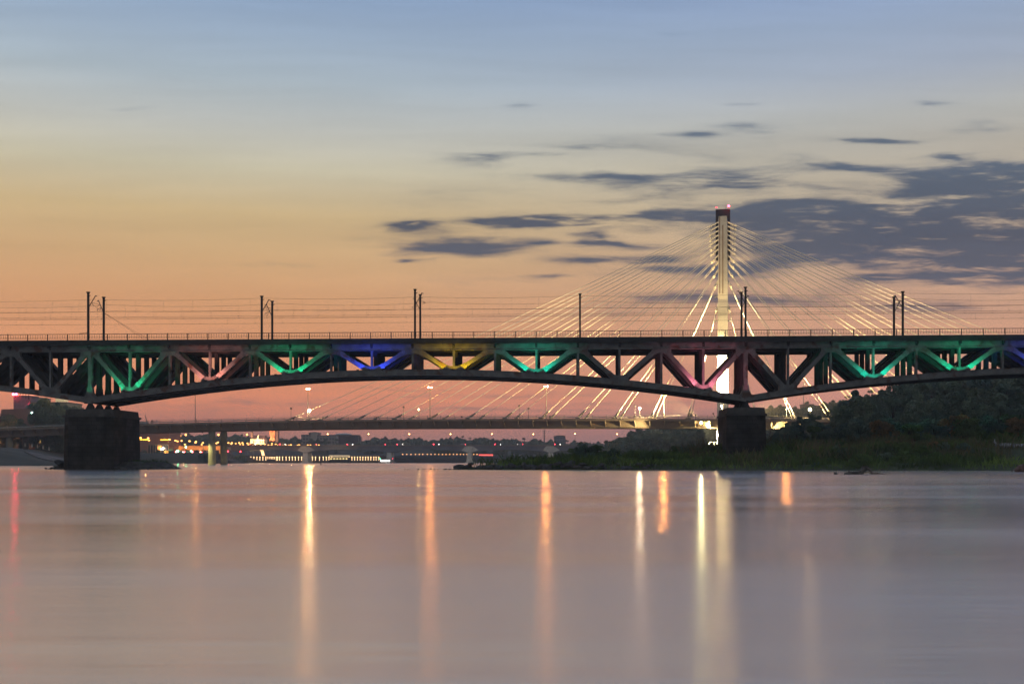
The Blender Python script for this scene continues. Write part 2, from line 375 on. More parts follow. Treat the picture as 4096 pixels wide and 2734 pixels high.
n1 = noise(P.outputs[0], (16, 95, 1), 5, (0, 5, 0), 0.55)
n2 = noise(PW, (5, 60, 1), 4, (7, 0, 0), 0.5)
mod = MT('MULTIPLY_ADD', n1.outputs['Fac'], 2.4, -0.45)
amt = MT('MULTIPLY', MT('MINIMUM', MT('MULTIPLY', tot, 1.8), 1.3), mod)
amt = MT('MULTIPLY_ADD', MT('SUBTRACT', n2.outputs['Fac'], 0.5), 0.34, amt)
n4 = noise(PW, (38, 330, 1), 5, (2, 8, 0), 0.6)
amt = MT('MULTIPLY_ADD', MT('MULTIPLY', MT('SUBTRACT', n4.outputs['Fac'], 0.5), MT('MINIMUM', tot, 1.0)), 2.0, amt)
n5 = noise(PW, (7, 46, 1), 5, (21, 4, 0), 0.6)
def band(x, a0, a1, b0, b1):
    r1 = N.new('ShaderNodeMapRange'); r1.interpolation_type = 'SMOOTHSTEP'; L.new(x, r1.inputs['Value']); r1.inputs['From Min'].default_value = a0; r1.inputs['From Max'].default_value = a1
    r2 = N.new('ShaderNodeMapRange'); r2.interpolation_type = 'SMOOTHSTEP'; L.new(x, r2.inputs['Value']); r2.inputs['From Min'].default_value = b1; r2.inputs['From Max'].default_value = b0
    return MT('MULTIPLY', r1.outputs[0], r2.outputs[0])
veil = MT('MULTIPLY', band(az, a_of(500), a_of(1500), a_of(3200), a_of(4200)), band(el, e_of(1000), e_of(680), e_of(420), e_of(180)))
vn = N.new('ShaderNodeMapRange'); L.new(n5.outputs['Fac'], vn.inputs['Value']); vn.inputs['From Min'].default_value = 0.42; vn.inputs['From Max'].default_value = 0.72
amt = MT('MULTIPLY_ADD', MT('MULTIPLY', veil, vn.outputs[0]), 0.85, amt)
mr2 = N.new('ShaderNodeMapRange'); mr2.interpolation_type = 'SMOOTHERSTEP'; L.new(amt, mr2.inputs['Value']); mr2.inputs['From Min'].default_value = 0.0; mr2.inputs['From Max'].default_value = 1.35
cloud = MT('MULTIPLY', mr2.outputs[0], MT('GREATER_THAN', Y_, 0.0))
cc = cramp([(0, lin((140, 104, 104))), (e_of(900)/0.4, lin((158, 112, 102))), (e_of(760)/0.4, lin((132, 110, 108))), (e_of(640)/0.4, lin((70, 82, 102))), (e_of(500)/0.4, lin((60, 74, 95))), (e_of(300)/0.4, lin((84, 100, 120))), (1, lin((110, 130, 160)))])
L.new(MT('DIVIDE', el, 0.4, clamp=True), cc.inputs[0])
mixc = N.new('ShaderNodeMix'); mixc.data_type = 'RGBA'; L.new(MT('MULTIPLY', cloud, 0.92), mixc.inputs['Factor']); L.new(skycol, mixc.inputs[6]); L.new(cc.outputs[0], mixc.inputs[7])
# faint high streaks everywhere
n3 = noise(PW, (2.2, 34, 1), 4, (11, 3, 0), 0.55)
st = N.new('ShaderNodeMapRange'); L.new(n3.outputs['Fac'], st.inputs['Value']); st.inputs['From Min'].default_value = 0.3; st.inputs['From Max'].default_value = 0.7; st.inputs['To Min'].default_value = 0.91; st.inputs['To Max'].default_value = 1.05
mul = VM('SCALE', mixc.outputs[2]); L.new(st.outputs[0], mul.inputs['Scale'])
# the sky opposite the sunset is darker and bluer
back = N.new('ShaderNodeMapRange'); back.interpolation_type = 'SMOOTHSTEP'; L.new(Y_, back.inputs['Value']); back.inputs['From Min'].default_value = 0.5; back.inputs['From Max'].default_value = -0.35
mixb = N.new('ShaderNodeMix'); mixb.data_type = 'RGBA'; L.new(back.outputs[0], mixb.inputs['Factor']); L.new(mul.outputs[0], mixb.inputs[6]); mixb.inputs[7].default_value = (0.21, 0.235, 0.265, 1)
L.new(mixb.outputs[2], bg.inputs['Color']); bg.inputs['Strength'].default_value = 1.12
W.cycles.sampling_method = 'MANUAL'; W.cycles.sample_map_resolution = 512

# ------------------------------------------------------------ water
wm = bpy.data.materials.new('river_water'); wm.use_nodes = True
nt2 = wm.node_tree; N2 = nt2.nodes; L2 = nt2.links
b = N2['Principled BSDF']; b.inputs['Base Color'].default_value = (0.715, 0.63, 0.58, 1); b.inputs['Metallic'].default_value = 0.88
b.inputs['Anisotropic'].default_value = 0.4; b.inputs['IOR'].default_value = 1.8
tcw = N2.new('ShaderNodeTexCoord')
def wn(scale3, detail, rough=0.5):
    mp = N2.new('ShaderNodeMapping'); mp.inputs['Scale'].default_value = scale3; L2.new(tcw.outputs['Object'], mp.inputs['Vector'])
    n = N2.new('ShaderNodeTexNoise'); n.inputs['Scale'].default_value = 1; n.inputs['Detail'].default_value = detail; n.inputs['Roughness'].default_value = rough
    L2.new(mp.outputs[0], n.inputs['Vector']); return n
wr = wn((0.035, 0.16, 1), 4)
mrr = N2.new('ShaderNodeMapRange'); L2.new(wr.outputs['Fac'], mrr.inputs['Value']); mrr.inputs['From Min'].default_value = 0.3; mrr.inputs['From Max'].default_value = 0.7
mrr.inputs['To Min'].default_value = 0.135; mrr.inputs['To Max'].default_value = 0.235
spw = N2.new('ShaderNodeSeparateXYZ'); L2.new(tcw.outputs['Object'], spw.inputs[0])
gust = N2.new('ShaderNodeMapRange'); gust.interpolation_type = 'SMOOTHSTEP'; L2.new(spw.outputs['Y'], gust.inputs['Value'])
gust.inputs['From Min'].default_value = 26; gust.inputs['From Max'].default_value = 5; gust.inputs['To Min'].default_value = 0.0; gust.inputs['To Max'].default_value = 0.055
ad = N2.new('ShaderNodeMath'); ad.operation = 'ADD'; L2.new(mrr.outputs[0], ad.inputs[0]); L2.new(gust.outputs[0], ad.inputs[1])
L2.new(ad.outputs[0], b.inputs['Roughness'])
wb = wn((2.0, 8.0, 1), 5, 0.6)
bp = N2.new('ShaderNodeBump'); bp.inputs['Strength'].default_value = 0.25; bp.inputs['Distance'].default_value = 0.008
L2.new(wb.outputs['Fac'], bp.inputs['Height'])
wl = wn((0.035, 0.33, 1), 4, 0.55)
bp2 = N2.new('ShaderNodeBump'); bp2.inputs['Strength'].default_value = 1.0; bp2.inputs['Distance'].default_value = 0.035
L2.new(wl.outputs['Fac'], bp2.inputs['Height']); L2.new(bp.outputs['Normal'], bp2.inputs['Normal']); L2.new(bp2.outputs['Normal'], b.inputs['Normal'])
tg = N2.new('ShaderNodeCombineXYZ'); tg.inputs['Y'].default_value = 1.0; L2.new(tg.outputs[0], b.inputs['Tangent'])
w = MB(); w.add([(-2500, -40, 0), (2500, -40, 0), (2500, 5000, 0), (-2500, 5000, 0)], [(0, 1, 2, 3)])
w.build('river_water', wm, label='smooth river reflecting the sunset sky', kind='structure')

# ------------------------------------------------------------ haze
def haze(density):
    hm = bpy.data.materials.new('haze_air'); hm.use_nodes = True
    nt3 = hm.node_tree
    for n in list(nt3.nodes): nt3.nodes.remove(n)
    o = nt3.nodes.new('ShaderNodeOutputMaterial'); v = nt3.nodes.new('ShaderNodeVolumePrincipled')
    v.inputs['Color'].default_value = (0.90, 0.90, 0.90, 1); v.inputs['Density'].default_value = density; v.inputs['Anisotropy'].default_value = 0.35
    nt3.links.new(v.outputs[0], o.inputs['Volume'])
    h = MB(); h.box(-1500, 1500, -60, 2600, -3, 95)
    ob = h.build('haze', hm, label='thin bluish evening haze over the river', kind='stuff')
HAZE = 0.00026
haze(HAZE)
# ------------------------------------------------------------ lights
def spot(name, parent, loc, target, watts, color, angle, blend=0.6, r=0.08):
    d = bpy.data.lights.new(name, 'SPOT'); d.energy = watts; d.color = color[:3]; d.spot_size = math.radians(angle); d.spot_blend = blend; d.shadow_soft_size = r
    o = bpy.data.objects.new(name, d); COL.objects.link(o)
    if parent is not None: o.parent = parent
    o.location = loc; v = Vector(target)-Vector(loc); o.rotation_euler = v.to_track_quat('-Z', 'Y').to_euler()

    return o

# ------------------------------------------------------------ railway truss bridge (local frame: x along, y away, z up)
ZC = 163.0; T1 = 0.056; PAN = 5.811; S0 = -60.5
RB = empty('railway_bridge', (0, ZC, 0), -math.atan(T1), 'dark steel railway truss bridge with arched lower chord and coloured lights', 'bridge')
def px2s(px):   # picture column -> distance along the front truss
    u = (px-CX)/F; z = ZC/(1+T1*u); return u*z*math.sqrt(1+T1*T1)
def r2w(x, y, z=0.0):
    c, s = math.cos(-math.atan(T1)), math.sin(-math.atan(T1))
    return Vector((x*c-y*s, ZC+x*s+y*c, z))
def sk(k): return S0+PAN*k
K0, K1 = -8, 32
def zbot(k):
    m = (k % 16)
    return 9.80+3.88*(1-((m-8)/8.0)**2)
ZT0, ZT1 = 16.81, 17.66; ZDK = 18.25
ztc = (ZT0+ZT1)/2
TY = [0.0, 3.1, 6.3, 9.4]
# top deck: slab, edge beam, brackets
dk = MB()
dk.box(sk(K0), sk(K1), -1.1, 10.5, 17.95, ZDK)
dk.box(sk(K0), sk(K1), -1.1, -0.95, 17.60, 17.95); dk.box(sk(K0), sk(K1), 10.35, 10.5, 17.60, 17.95)
for k in range(K0, K1+1):
    dk.prism([(sk(k)-0.11, 17.95), (sk(k)-0.11, 17.25), (sk(k)+0.11, 17.25), (sk(k)+0.11, 17.95)], -0.93, -0.37)
    dk.box(sk(k)-0.16, sk(k)+0.16, -0.37, 9.8, 17.03, 17.95)
for y in (1.7, 3.9, 5.6, 7.8):
    dk.box(sk(K0), sk(K1), y-0.13, y+0.13, 17.25, 17.94)
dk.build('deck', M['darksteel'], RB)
tr = MB()
for y in (0.95, 2.45, 6.9, 8.4):
    tr.box(sk(K0), sk(K1), y-0.035, y+0.035, ZDK+0.20, ZDK+0.35)
for i in range(int((sk(K1)-sk(K0))/0.65)):
    for a, c in ((0.4, 3.0), (6.3, 8.9)):
        x = sk(K0)+0.65*i; tr.box(x-0.12, x+0.12, a, c, ZDK+0.004, ZDK+0.20)
tr.build('rail_track', M['darksteel'], RB)
kb = MB(); kb.box(sk(K0), sk(K1), -1.14, -1.02, 18.05, 18.36); kb.box(sk(K0), sk(K1), 10.42, 10.54, 18.05, 18.36)
kb.build('edge_kerb', M['black'], RB)

def gusset_bottom(k, zb):
    """U-shaped plate where two diagonals meet above the lower chord"""
    x = sk(k); zt = ztc
    res = []
    def corners(sgn):
        kk = k+sgn
        d = Vector((sk(kk)-x, 0, zt-zb)); d.normalize(); n = Vector((-d.z*sgn, 0, d.x*sgn))  # n points inward/up
        if n.z < 0: n = -n
        o = Vector((x, 0, zb))
        Lg = 2.0
        inner = o+d*Lg+n*0.36; outer = o+d*Lg-n*0.36
        return inner, outer, d
    li, lo_, ld = corners(-1); ri, ro, rd = corners(1)
    base = zb+0.34
    low_in = Vector((x, 0, zb+0.74))
    pts = [(li.x, li.z)]
    # curve from li to ri passing close to low_in
    for i in range(1, 10):
        t = i/10.0
        c1 = li+(low_in-li)*1.0; c1.z = low_in.z-0.05
        p = (1-t)**3*li+3*(1-t)**2*t*Vector((x-0.75, 0, low_in.z-0.02))+3*(1-t)*t*t*Vector((x+0.75, 0, low_in.z-0.02))+t**3*ri
        pts.append((p.x, p.z))
    pts += [(ri.x, ri.z), (ro.x, ro.z)]
    ex = 1.25
    def on(outer, d, xx):  # point on outer edge at |x|
        t = (outer.x-xx)/d.x; return (xx, outer.z-d.z*t)
    pts += [on(ro, rd, x+ex), (x+ex, base-0.22), (x-ex, base-0.22), on(lo_, ld, x-ex), (lo_.x, lo_.z)]
    return pts
def gusset_top(k, zb1, zb2):
    x = sk(k); zt = ztc
    def corners(sgn, zb):
        d = Vector((PAN*sgn, 0, zb-zt)).normalized(); n = Vector((d.z*sgn, 0, -d.x*sgn))
        if n.z > 0: n = -n
        o = Vector((x, 0, zt)); Lg = 2.05
        return o+d*Lg+n*0.36, o+d*Lg-n*0.36, d
    li, lo_, ld = corners(-1, zb1); ri, ro, rd = corners(1, zb2)
    top_in = zt-0.86
    pts = [(li.x, li.z)]
    for i in range(1, 10):
        t = i/10.0
        p = (1-t)**3*li+3*(1-t)**2*t*Vector((x-0.8, 0, top_in+0.10))+3*(1-t)*t*t*Vector((x+0.8, 0, top_in+0.10))+t**3*ri
        pts.append((p.x, p.z))
    pts += [(ri.x, ri.z), (ro.x, ro.z)]
    ex = 1.35; base = ZT0+0.05
    def on(outer, d, xx):
        t = (outer.x-xx)/d.x; return (xx, outer.z-d.z*t)
    a = on(ro, rd, x+ex); c = on(lo_, ld, x-ex)
    pts += [(a[0], min(a[1], base)), (x+ex, base), (x-ex, base), (c[0], min(c[1], base)), (lo_.x, lo_.z)]
    # drop duplicates
    outp = []
    for p in pts:
        if not outp or (abs(outp[-1][0]-p[0])+abs(outp[-1][1]-p[1])) > 1e-4: outp.append(p)
    return outp

def make_truss(ti):
    yc = TY[ti]; front = ti == 0
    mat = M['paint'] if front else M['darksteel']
    cd = 0.34 if front else 0.36
    ks = [K0+i*0.5 for i in range((K1-K0)*2+1)]
    m = MB()
    m.box(sk(K0), sk(K1), yc-cd, yc+cd, ZT0, ZT1)
    m.box(sk(K0), sk(K1), yc-cd-0.07, yc+cd+0.07, ZT0-0.045, ZT0-0.003)          # flange lips
    topc = [(sk(k), zbot(k)+0.37) for k in ks]; botc = [(sk(k), zbot(k)-0.37) for k in ks]
    m.strip(topc, botc, yc-cd, yc+cd)
    m.strip([(x, z+0.043) for x, z in topc], [(x, z+0.003) for x, z in topc], yc-cd-0.08, yc+cd+0.08)
    m.strip([(x, z-0.003) for x, z in botc], [(x, z-0.043) for x, z in botc], yc-cd-0.08, yc+cd+0.08)
    if not front:   # members outside the stretch that can be seen
        pass
    T = m.build('truss', mat, RB, label=('front truss, washed by coloured lights' if front else None))
    lo, hi = K0+1, K1-1
    for k in range(lo, hi+1):
        seen = (-3 <= k <= 23) if front else (-4 <= k <= 20)
        zb = zbot(k)
        x = sk(k); b0 = zb+0.37; t0 = ZT0
        v = MB()
        pier = (k % 16 == 0)
        hw = 0.28 if pier else (0.145 if front else 0.24)
        pd = 0.30 if front else 0.42
        v.box(x-hw, x+hw, yc-pd, yc-pd+0.06, b0, t0); v.box(x-hw, x+hw, yc+pd-0.06, yc+pd, b0, t0)
        if pier or front:
            v.box(x-0.03, x+0.03, yc-pd+0.062, yc+pd-0.062, b0, t0)
        else:
            n = max(2, int((t0-b0)/0.75)); hh = (t0-b0)/n
            for i in range(n):
                z0 = b0+i*hh; s = 1 if i % 2 else -1
                v.beam((x-0.1, yc-0.36*s, z0), (x-0.1, yc+0.36*s, z0+hh), 0.05, 0.02, up=(1, 0, 0))
                v.beam((x+0.1, yc+0.36*s, z0), (x+0.1, yc-0.36*s, z0+hh), 0.05, 0.02, up=(1, 0, 0))
        v.build('vertical_post', mat, T)
        if k < hi:
            zb2 = zbot(k+1)
            if k % 2: p, q = (x, yc, zb), (sk(k+1), yc, ztc)
            else: p, q = (x, yc, ztc), (sk(k+1), yc, zb2)
            P0 = Vector(p); Q0 = Vector(q); d = (Q0-P0).normalized()
            dg = MB()
            w = 0.58 if front else 0.86; dp = 0.56 if front else 1.3
            a = P0+d*0.9; c = Q0-d*0.9
            dg.beam(a, c, w, dp)
            dg.build('diagonal', mat, T)
        g = MB()
        if k % 2: g.prism(gusset_bottom(k, zb), yc-0.325, yc+0.325)
        elif pier:
            xb = x; z0 = zb+0.30
            pts = [(xb-0.38, z0+1.6), (xb-0.45, z0+0.9), (xb-0.75, z0+0.35), (xb-1.3, z0+0.12), (xb-1.3, z0-0.2), (xb+1.3, z0-0.2), (xb+1.3, z0+0.12), (xb+0.75, z0+0.35), (xb+0.45, z0+0.9), (xb+0.38, z0+1.6)]
            g.prism(pts, yc-0.325, yc+0.325); g.build('bearing_gusset', mat, T); g = MB()
            g.prism(gusset_top(k, zbot(k-1), zbot(k+1)), yc-0.322, yc+0.322)
        else: g.prism(gusset_top(k, zbot(k-1), zbot(k+1)), yc-0.325, yc+0.325)
        g.build('gusset_plate', mat, T)
        if front:      # riveted splice plates on the gusset wings
            zn = zb if k % 2 else ztc
            for sgn in (-1, 1):
                zo = ztc if k % 2 else zbot(k+sgn)
                d = Vector((PAN*sgn, 0, zo-zn)).normalized()
                c0 = Vector((x, yc-0.345, zn))+d*1.1; c1 = Vector((x, yc-0.345, zn))+d*2.1
                rv = MB(); rv.beam(c0, c1, 0.66, 0.03)
                rv.build('splice_plate', M['rivet'], T)
    return T
trusses = [make_truss(i) for i in range(4)]
# cross bracing between the trusses along the lower chord + cross beams
lb = MB()
for k in range(K0+1, K1):
    z = zbot(k)
    lb.box(sk(k)-0.15, sk(k)+0.15, 0.42, 8.98, z-0.30, z+0.30) if k % 2 == 0 else lb.box(sk(k)-0.12, sk(k)+0.12, 0.42, 8.98, z-0.32, z+0.1)
    if k < K1-1:
        z2 = zbot(k+1)
        for a, c in ((0.42, 2.68), (3.52, 5.88), (6.72, 8.98)):
            lb.beam((sk(k)+0.2, a, z-0.2), (sk(k+1)-0.2, c, z2-0.2), 0.14, 0.14, up=(0, 0, 1))
            lb.beam((sk(k)+0.2, c, z-0.05), (sk(k+1)-0.2, a, z2-0.05), 0.14, 0.14, up=(0, 0, 1))
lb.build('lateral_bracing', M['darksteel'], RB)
# inspection hangers below the lower chord
for k in (-2, 3, 5, 11, 13, 19):
    h = MB()
    for i in range(4):
        x = sk(k)+1.2+i*0.42; z = zbot(k+(1.2+i*0.42)/PAN)-0.4
        h.box(x-0.03, x+0.03, 0.1, 0.16, z-0.45-0.1*i, z)
    h.build('hanger_rods', M['black'], RB)
# railings
def railing(y):
    r = MB(); x0, x1 = sk(K0), sk(K1)
    z0 = ZDK+0.12
    r.box(x0, x1, y-0.03, y+0.03, 19.19, 19.26); r.box(x0, x1, y-0.02, y+0.02, 18.78, 18.82); r.box(x0, x1, y-0.02, y+0.02, z0+0.2, z0+0.24)
    n = int((x1-x0)/0.36)
    for i in range(n+1):
        x = x0+i*0.36; r.box(x-0.016, x+0.016, y-0.014, y+0.014, z0+0.24, 19.19)
    for i in range(int((x1-x0)/2.9055)+1):
        x = x0+i*2.9055; r.box(x-0.05, x+0.05, y-0.05, y+0.05, ZDK+0.004, 19.3 if i % 4 == 0 else 19.19)
    r.build('railing', M['black'], RB)
railing(-1.08); railing(10.48)
# bearings on the piers
for k in (0, 16):
    for y in TY:
        m = MB(); x = sk(k); zb = zbot(k)-0.42
        m.frustum(x-0.55, x+0.55, y-0.5, y+0.5, 8.62, x-0.22, x+0.22, y-0.3, y+0.3, zb)
        m.box(x-0.8, x+0.8, y-0.6, y+0.6, 8.56, 8.62)
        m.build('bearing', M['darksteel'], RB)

# coloured floodlights: fixtures under the walkway and on the lower chord
G = (0.02, 1.0, 0.42); CY = (0.0, 1.0, 0.62); PK = (1.0, 0.34, 0.26); BL = (0.03, 0.07, 1.0); YE = (1.0, 0.62, 0.0); RS = (1.0, 0.24, 0.34)
VCOL = {1: G, 3: PK, 5: (0.0, 1.0, 0.38), 7: BL, 9: YE, 11: CY, 15: RS, 19: CY, 21: (0.0, 1.0, 0.48), 23: BL}
for k, c in VCOL.items():
    nrm = 0.2126*c[0]+0.7152*c[1]+0.0722*c[2]
    gain = 1.0/max(0.30, nrm)**0.75
    if k == 7: gain = 1.6
    if k == 23: gain = 1.6
    gain *= 1.25
    x = sk(k)
    for off in (-4.2, -1.4, 1.4, 4.2):     # along the upper chord
        f = MB(); f.box(x+off-0.13, x+off+0.13, -1.52, -1.22, 17.52, 17.62); f.box(x+off-0.03, x+off+0.03, -1.3, -1.1, 17.62, 17.72)
        fo = f.build('floodlight', M['black'], RB)
        spot('flood_beam', fo, (x+off, -1.37, 17.50), (x+off*0.97, -0.3, 16.9), 9*gain, c, 80, 0.9)
    for off in (-1.7, 0.0, 1.7):
        xx = x+off; zc = zbot(k+off/PAN); fy = -1.95 if off else -2.5
        f = MB(); f.box(xx-0.15, xx+0.15, fy, fy+0.25, zc+0.22, zc+0.36); f.box(xx-0.03, xx+0.03, fy+0.25, -0.42, zc+0.20, zc+0.26)
        fo = f.build('floodlight', M['black'], RB)
        lift = (-fy-0.3)*(1.0 if off else 0.85)
        spot('flood_beam', fo, (xx, fy+0.12, zc+0.42), (x+off*1.25, -0.3, zc+0.42+lift), (420 if off else 240)*gain, c, 94 if off else 84, 0.22)
for k, c in ((0, G), (16, RS)):
    x = sk(k)
    f = MB(); f.box(x-0.16, x+0.16, -1.9, -1.62, zbot(k)-0.5, zbot(k)-0.32); f.box(x-0.03, x+0.03, -1.62, -0.42, zbot(k)-0.46, zbot(k)-0.40)
    fo = f.build('floodlight', M['black'], RB)
    spot('flood_beam', fo, (x, -1.78, zbot(k)-0.3), (x, -0.3, 13.3), 500, c, 55, 0.9)
for k in (20.4, 22.0):
    f = MB(); f.box(sk(k)-0.15, sk(k)+0.15, 11.0, 11.3, 17.2, 17.4); f.box(sk(k)-0.03, sk(k)+0.03, 10.5, 11.0, 17.27, 17.33); fo = f.build('floodlight', M['black'], RB)
    spot('flood_beam', fo, (sk(k), 11.15, 17.1), (sk(k)+2, 16, 3.0), 800, (0.0, 1.0, 0.62), 60, 1.0)
# small magenta lamp on the far truss
spot('flood_beam', fo, (sk(2)-1.0, 11.5, 13.0), (sk(0)+1.2, 9.4, 13.5), 60, (1, 0.0, 0.5), 60)

# ------------------------------------------------------------ stone piers
def pier(k, hw, label, y0=-1.5, y1=10.3, ztop=8.56):
    x = sk(k)
    p = empty('bridge_pier', tuple(r2w(x, 0, 0)), -math.atan(T1), label, 'bridge pier', 'stone piers of the railway bridge')
    def octo(w, a, b, c):
        return [(-w+c, a), (w-c, a), (w, a+c), (w, b-c), (w-c, b), (-w+c, b), (-w, b-c), (-w, a+c)]
    m = MB(); m.zprism(octo(hw*1.06, y0-0.15, y1+0.15, 1.0), -1.5, 7.45, 0.965); m.build('pier_shaft', M['stone'], p)
    m = MB(); m.zprism(octo(hw*1.085, y0-0.25, y1+0.25, 1.0), 7.45, 7.72); m.build('ledge', M['cap'], p)
    m = MB(); m.zprism(octo(hw*1.0, y0, y1, 0.95), 7.72, ztop, 0.975); m.build('pier_cap', M['cap'], p)
    return p
pier(0, 3.5, 'broad dark stone pier standing on the small rocky islet')
pier(16, 2.62, 'narrower stone pier rising out of the grassy bank')

# ------------------------------------------------------------ catenary masts and wires
def mast(px, y, ytop, arm, label):
    """arm: direction (+1/-1 along x) of the cantilever arm, 0 none"""
    u = (px-CX)/F
    # position on the local line y = const
    zf = (ZC+y)/(1+T1*u); x = u*zf*math.sqrt(1+T1*T1)+y*T1*-0.0
    # correct for the local y offset (frame is rotated slightly)
    w = r2w(0, y); xx = None
    lo, hi = -120.0, 120.0
    for _ in range(50):
        mid = (lo+hi)/2; q = r2w(mid, y)
        if CX+F*q.x/q.y < px: lo = mid
        else: hi = mid
    x = (lo+hi)/2; q = r2w(x, y); H = Zat(ytop, q.y)
    o = empty('catenary_mast', (q.x, q.y, ZDK), -math.atan(T1), label, 'mast', 'overhead line masts on the railway bridge')
    h = H-ZDK
    m = MB(); r = 0.13
    m.box(-r, r, -r, -r+0.03, 0, h-0.3); m.box(-r, r, r-0.03, r, 0, h-0.3); m.box(-0.05, 0.05, -r+0.03, r-0.03, 0, h-0.3)
    m.box(-r-0.06, r+0.06, -0.18, 0.18, 0.0, 0.12)
    m.frustum(-0.10, 0.10, -0.10, 0.10, h-0.3, -0.24, 0.24, -0.24, 0.24, h)
    m.build('mast_pole', M['black'], o)
    if arm:
        a = MB(); s = arm
        a.beam((0.13*s, 0.0, h-2.1), (0.92*s, 0.35, h-0.52), 0.09, 0.09)
        a.beam((0.86*s, 0.3, h-0.50), (1.15*s, 0.4, h-0.58), 0.10, 0.08)
        a.beam((0.42*s, 0.1, h-1.50), (1.36*s, 0.9, h-1.75), 0.05, 0.05)
        a.beam((0.52*s, 0.2, h-1.55), (0.55*s, 0.2, h-1.8), 0.04, 0.04, up=(1, 0, 0))
        a.beam((0.55*s, 0.2, h-1.72), (0.85*s, 0.4, h-2.02), 0.03, 0.03)
        a.beam((1.30*s, 0.7, h-1.78), (1.28*s, 0.7, h-1.95), 0.04, 0.04, up=(1, 0, 0))
        a.beam((1.28*s, 0.7, h-1.82), (1.0*s, 0.5, h-2.05), 0.03, 0.03)
        a.build('cantilever_arm', M['black'], o)
    b = MB(); b.beam((-0.16, 0, h-0.62), (0.34, 0, h-0.50), 0.09, 0.09); b.build('insulator', M['black'], o)
    return x, o
masts = []
mast_specs = [(353, 0.2, 1167, 1, 'taller mast of the pair above the pier on the islet'), (415, 5.4, 1187, -1, 'shorter mast of the pair above the pier on the islet'),
              (1047, 0.2, 1183, 1, 'taller mast of the pair above the green lit bay, second pair along the deck'), (1089, 5.4, 1203, -1, 'shorter mast of the second pair, above the green lit bay'),
              (1660, 0.2, 1156, 1, 'taller mast of the pair between the blue and yellow lit bays'), (1681, 5.4, 1177, -1, 'shorter mast of the pair between the blue and yellow lit bays'),
              (2320, 0.2, 1174, 0, 'lone mast on the railway deck, without arm, midway to the tall pylon'),
              (2982, 0.2, 1147, -1, 'taller mast just beside the tall lit pylon'), (2966, 5.4, 1167, 1, 'shorter mast just beside the tall lit pylon'),
              (3611, 0.2, 1165, -1, 'taller mast of the last pair, above the turquoise bay'), (3576, 5.4, 1186, 1, 'shorter mast of the last pair, above the turquoise bay')]
mx = [mast(*a)[0] for a in mast_specs]
# side beams at the foot of two masts
for i, s in ((0, -1), (7, -1)):
    o = [ob for ob in COL.objects if ob.name.startswith('catenary_mast') and ob.type == 'EMPTY'][i]
    b = MB(); b.beam((0.1*s, 0.2, 1.35), (1.55*s, 0.6, 1.28), 0.06, 0.10); b.build('side_bracket', M['black'], o)
# overhead wires: each hung wire with its droppers is one thing
near = [mx[0], mx[2], mx[4], mx[6], mx[7], mx[9]]
near = [near[0]-23.2*1.02]+near+[near[-1]+23.2]
near = [near[0]-23.2]+near+[near[-1]+23.2]
def wire(y, zsup, sag, zcontact, r, label, drop=True, shift=0.0, twin=0.0):
    m = MB(); xs = [x+shift for x in near]
    for a, c in zip(xs[:-1], xs[1:]):
        pts = []
        for i in range(13):
            t = i/12; pts.append((a+(c-a)*t, y, zsup-sag*4*t*(1-t)))
        m.tube(pts, r, 4, cap=False)
        if drop:
            nd = 6
            for i in range(nd):
                t = (i+0.5)/nd; x = a+(c-a)*t; z = zsup-sag*4*t*(1-t)
                m.tube([(x, y, z), (x+random.uniform(-0.12, 0.12), y, zcontact)], r*0.55, 3, cap=False)
                m.box(x-0.035, x+0.035, y-0.03, y+0.03, zcontact-0.02, zcontact+0.07)
    if drop:
        m.tube([(xs[0], y, zcontact), (xs[-1], y, zcontact)], r*1.1, 4, cap=False)
        if twin: m.tube([(xs[0], y+0.2, zcontact-twin), (xs[-1], y+0.2, zcontact-twin)], r*1.1, 4, cap=False)
    o = m.build('overhead_wire', M['black'], None, label, 'wire', 'overhead wires above the railway')
    o.location = (0, ZC, 0); o.rotation_euler = (0, 0, -math.atan(T1))
R_ = 0.014
wire(1.7, 24.55, 0.22, 22.75, R_, 'topmost overhead wire hung from the taller masts with droppers')
wire(3.4, 24.0, 0.35, 22.2, R_, 'second overhead wire from the top, with droppers', shift=2.0)
wire(7.2, 23.6, 0.2, 22.35, R_, 'third overhead wire from the top, above the far track', shift=1.0)
wire(8.6, 22.75, 0.12, 21.75, R_, 'lowest overhead wire, above the far track', shift=3.0)
g = MB(); a = Vector((mx[1]+0.1, 5.4, 23.0)); c = Vector((mx[1]+7.6, 5.4, ZDK+0.4)); g.tube([a, c], 0.016, 4); g.tube([a, a+(c-a)*0.14], 0.035, 5)
o = g.build('stay_wire', M['black'], None, 'slanting stay wire from the shorter mast down to the deck', 'wire', 'stay wires of the first mast pair'); o.location = (0, ZC, 0); o.rotation_euler = (0, 0, -math.atan(T1))
g = MB(); a = Vector((mx[0]+0.1, 0.2, 23.9)); c = Vector((mx[0]+8.1, 0.2, ZDK+0.4)); g.tube([a, c], 0.016, 4)
o = g.build('stay_wire', M['black'], None, 'slanting stay wire from the taller mast down past the shorter mast', 'wire', 'stay wires of the first mast pair'); o.location = (0, ZC, 0); o.rotation_euler = (0, 0, -math.atan(T1))
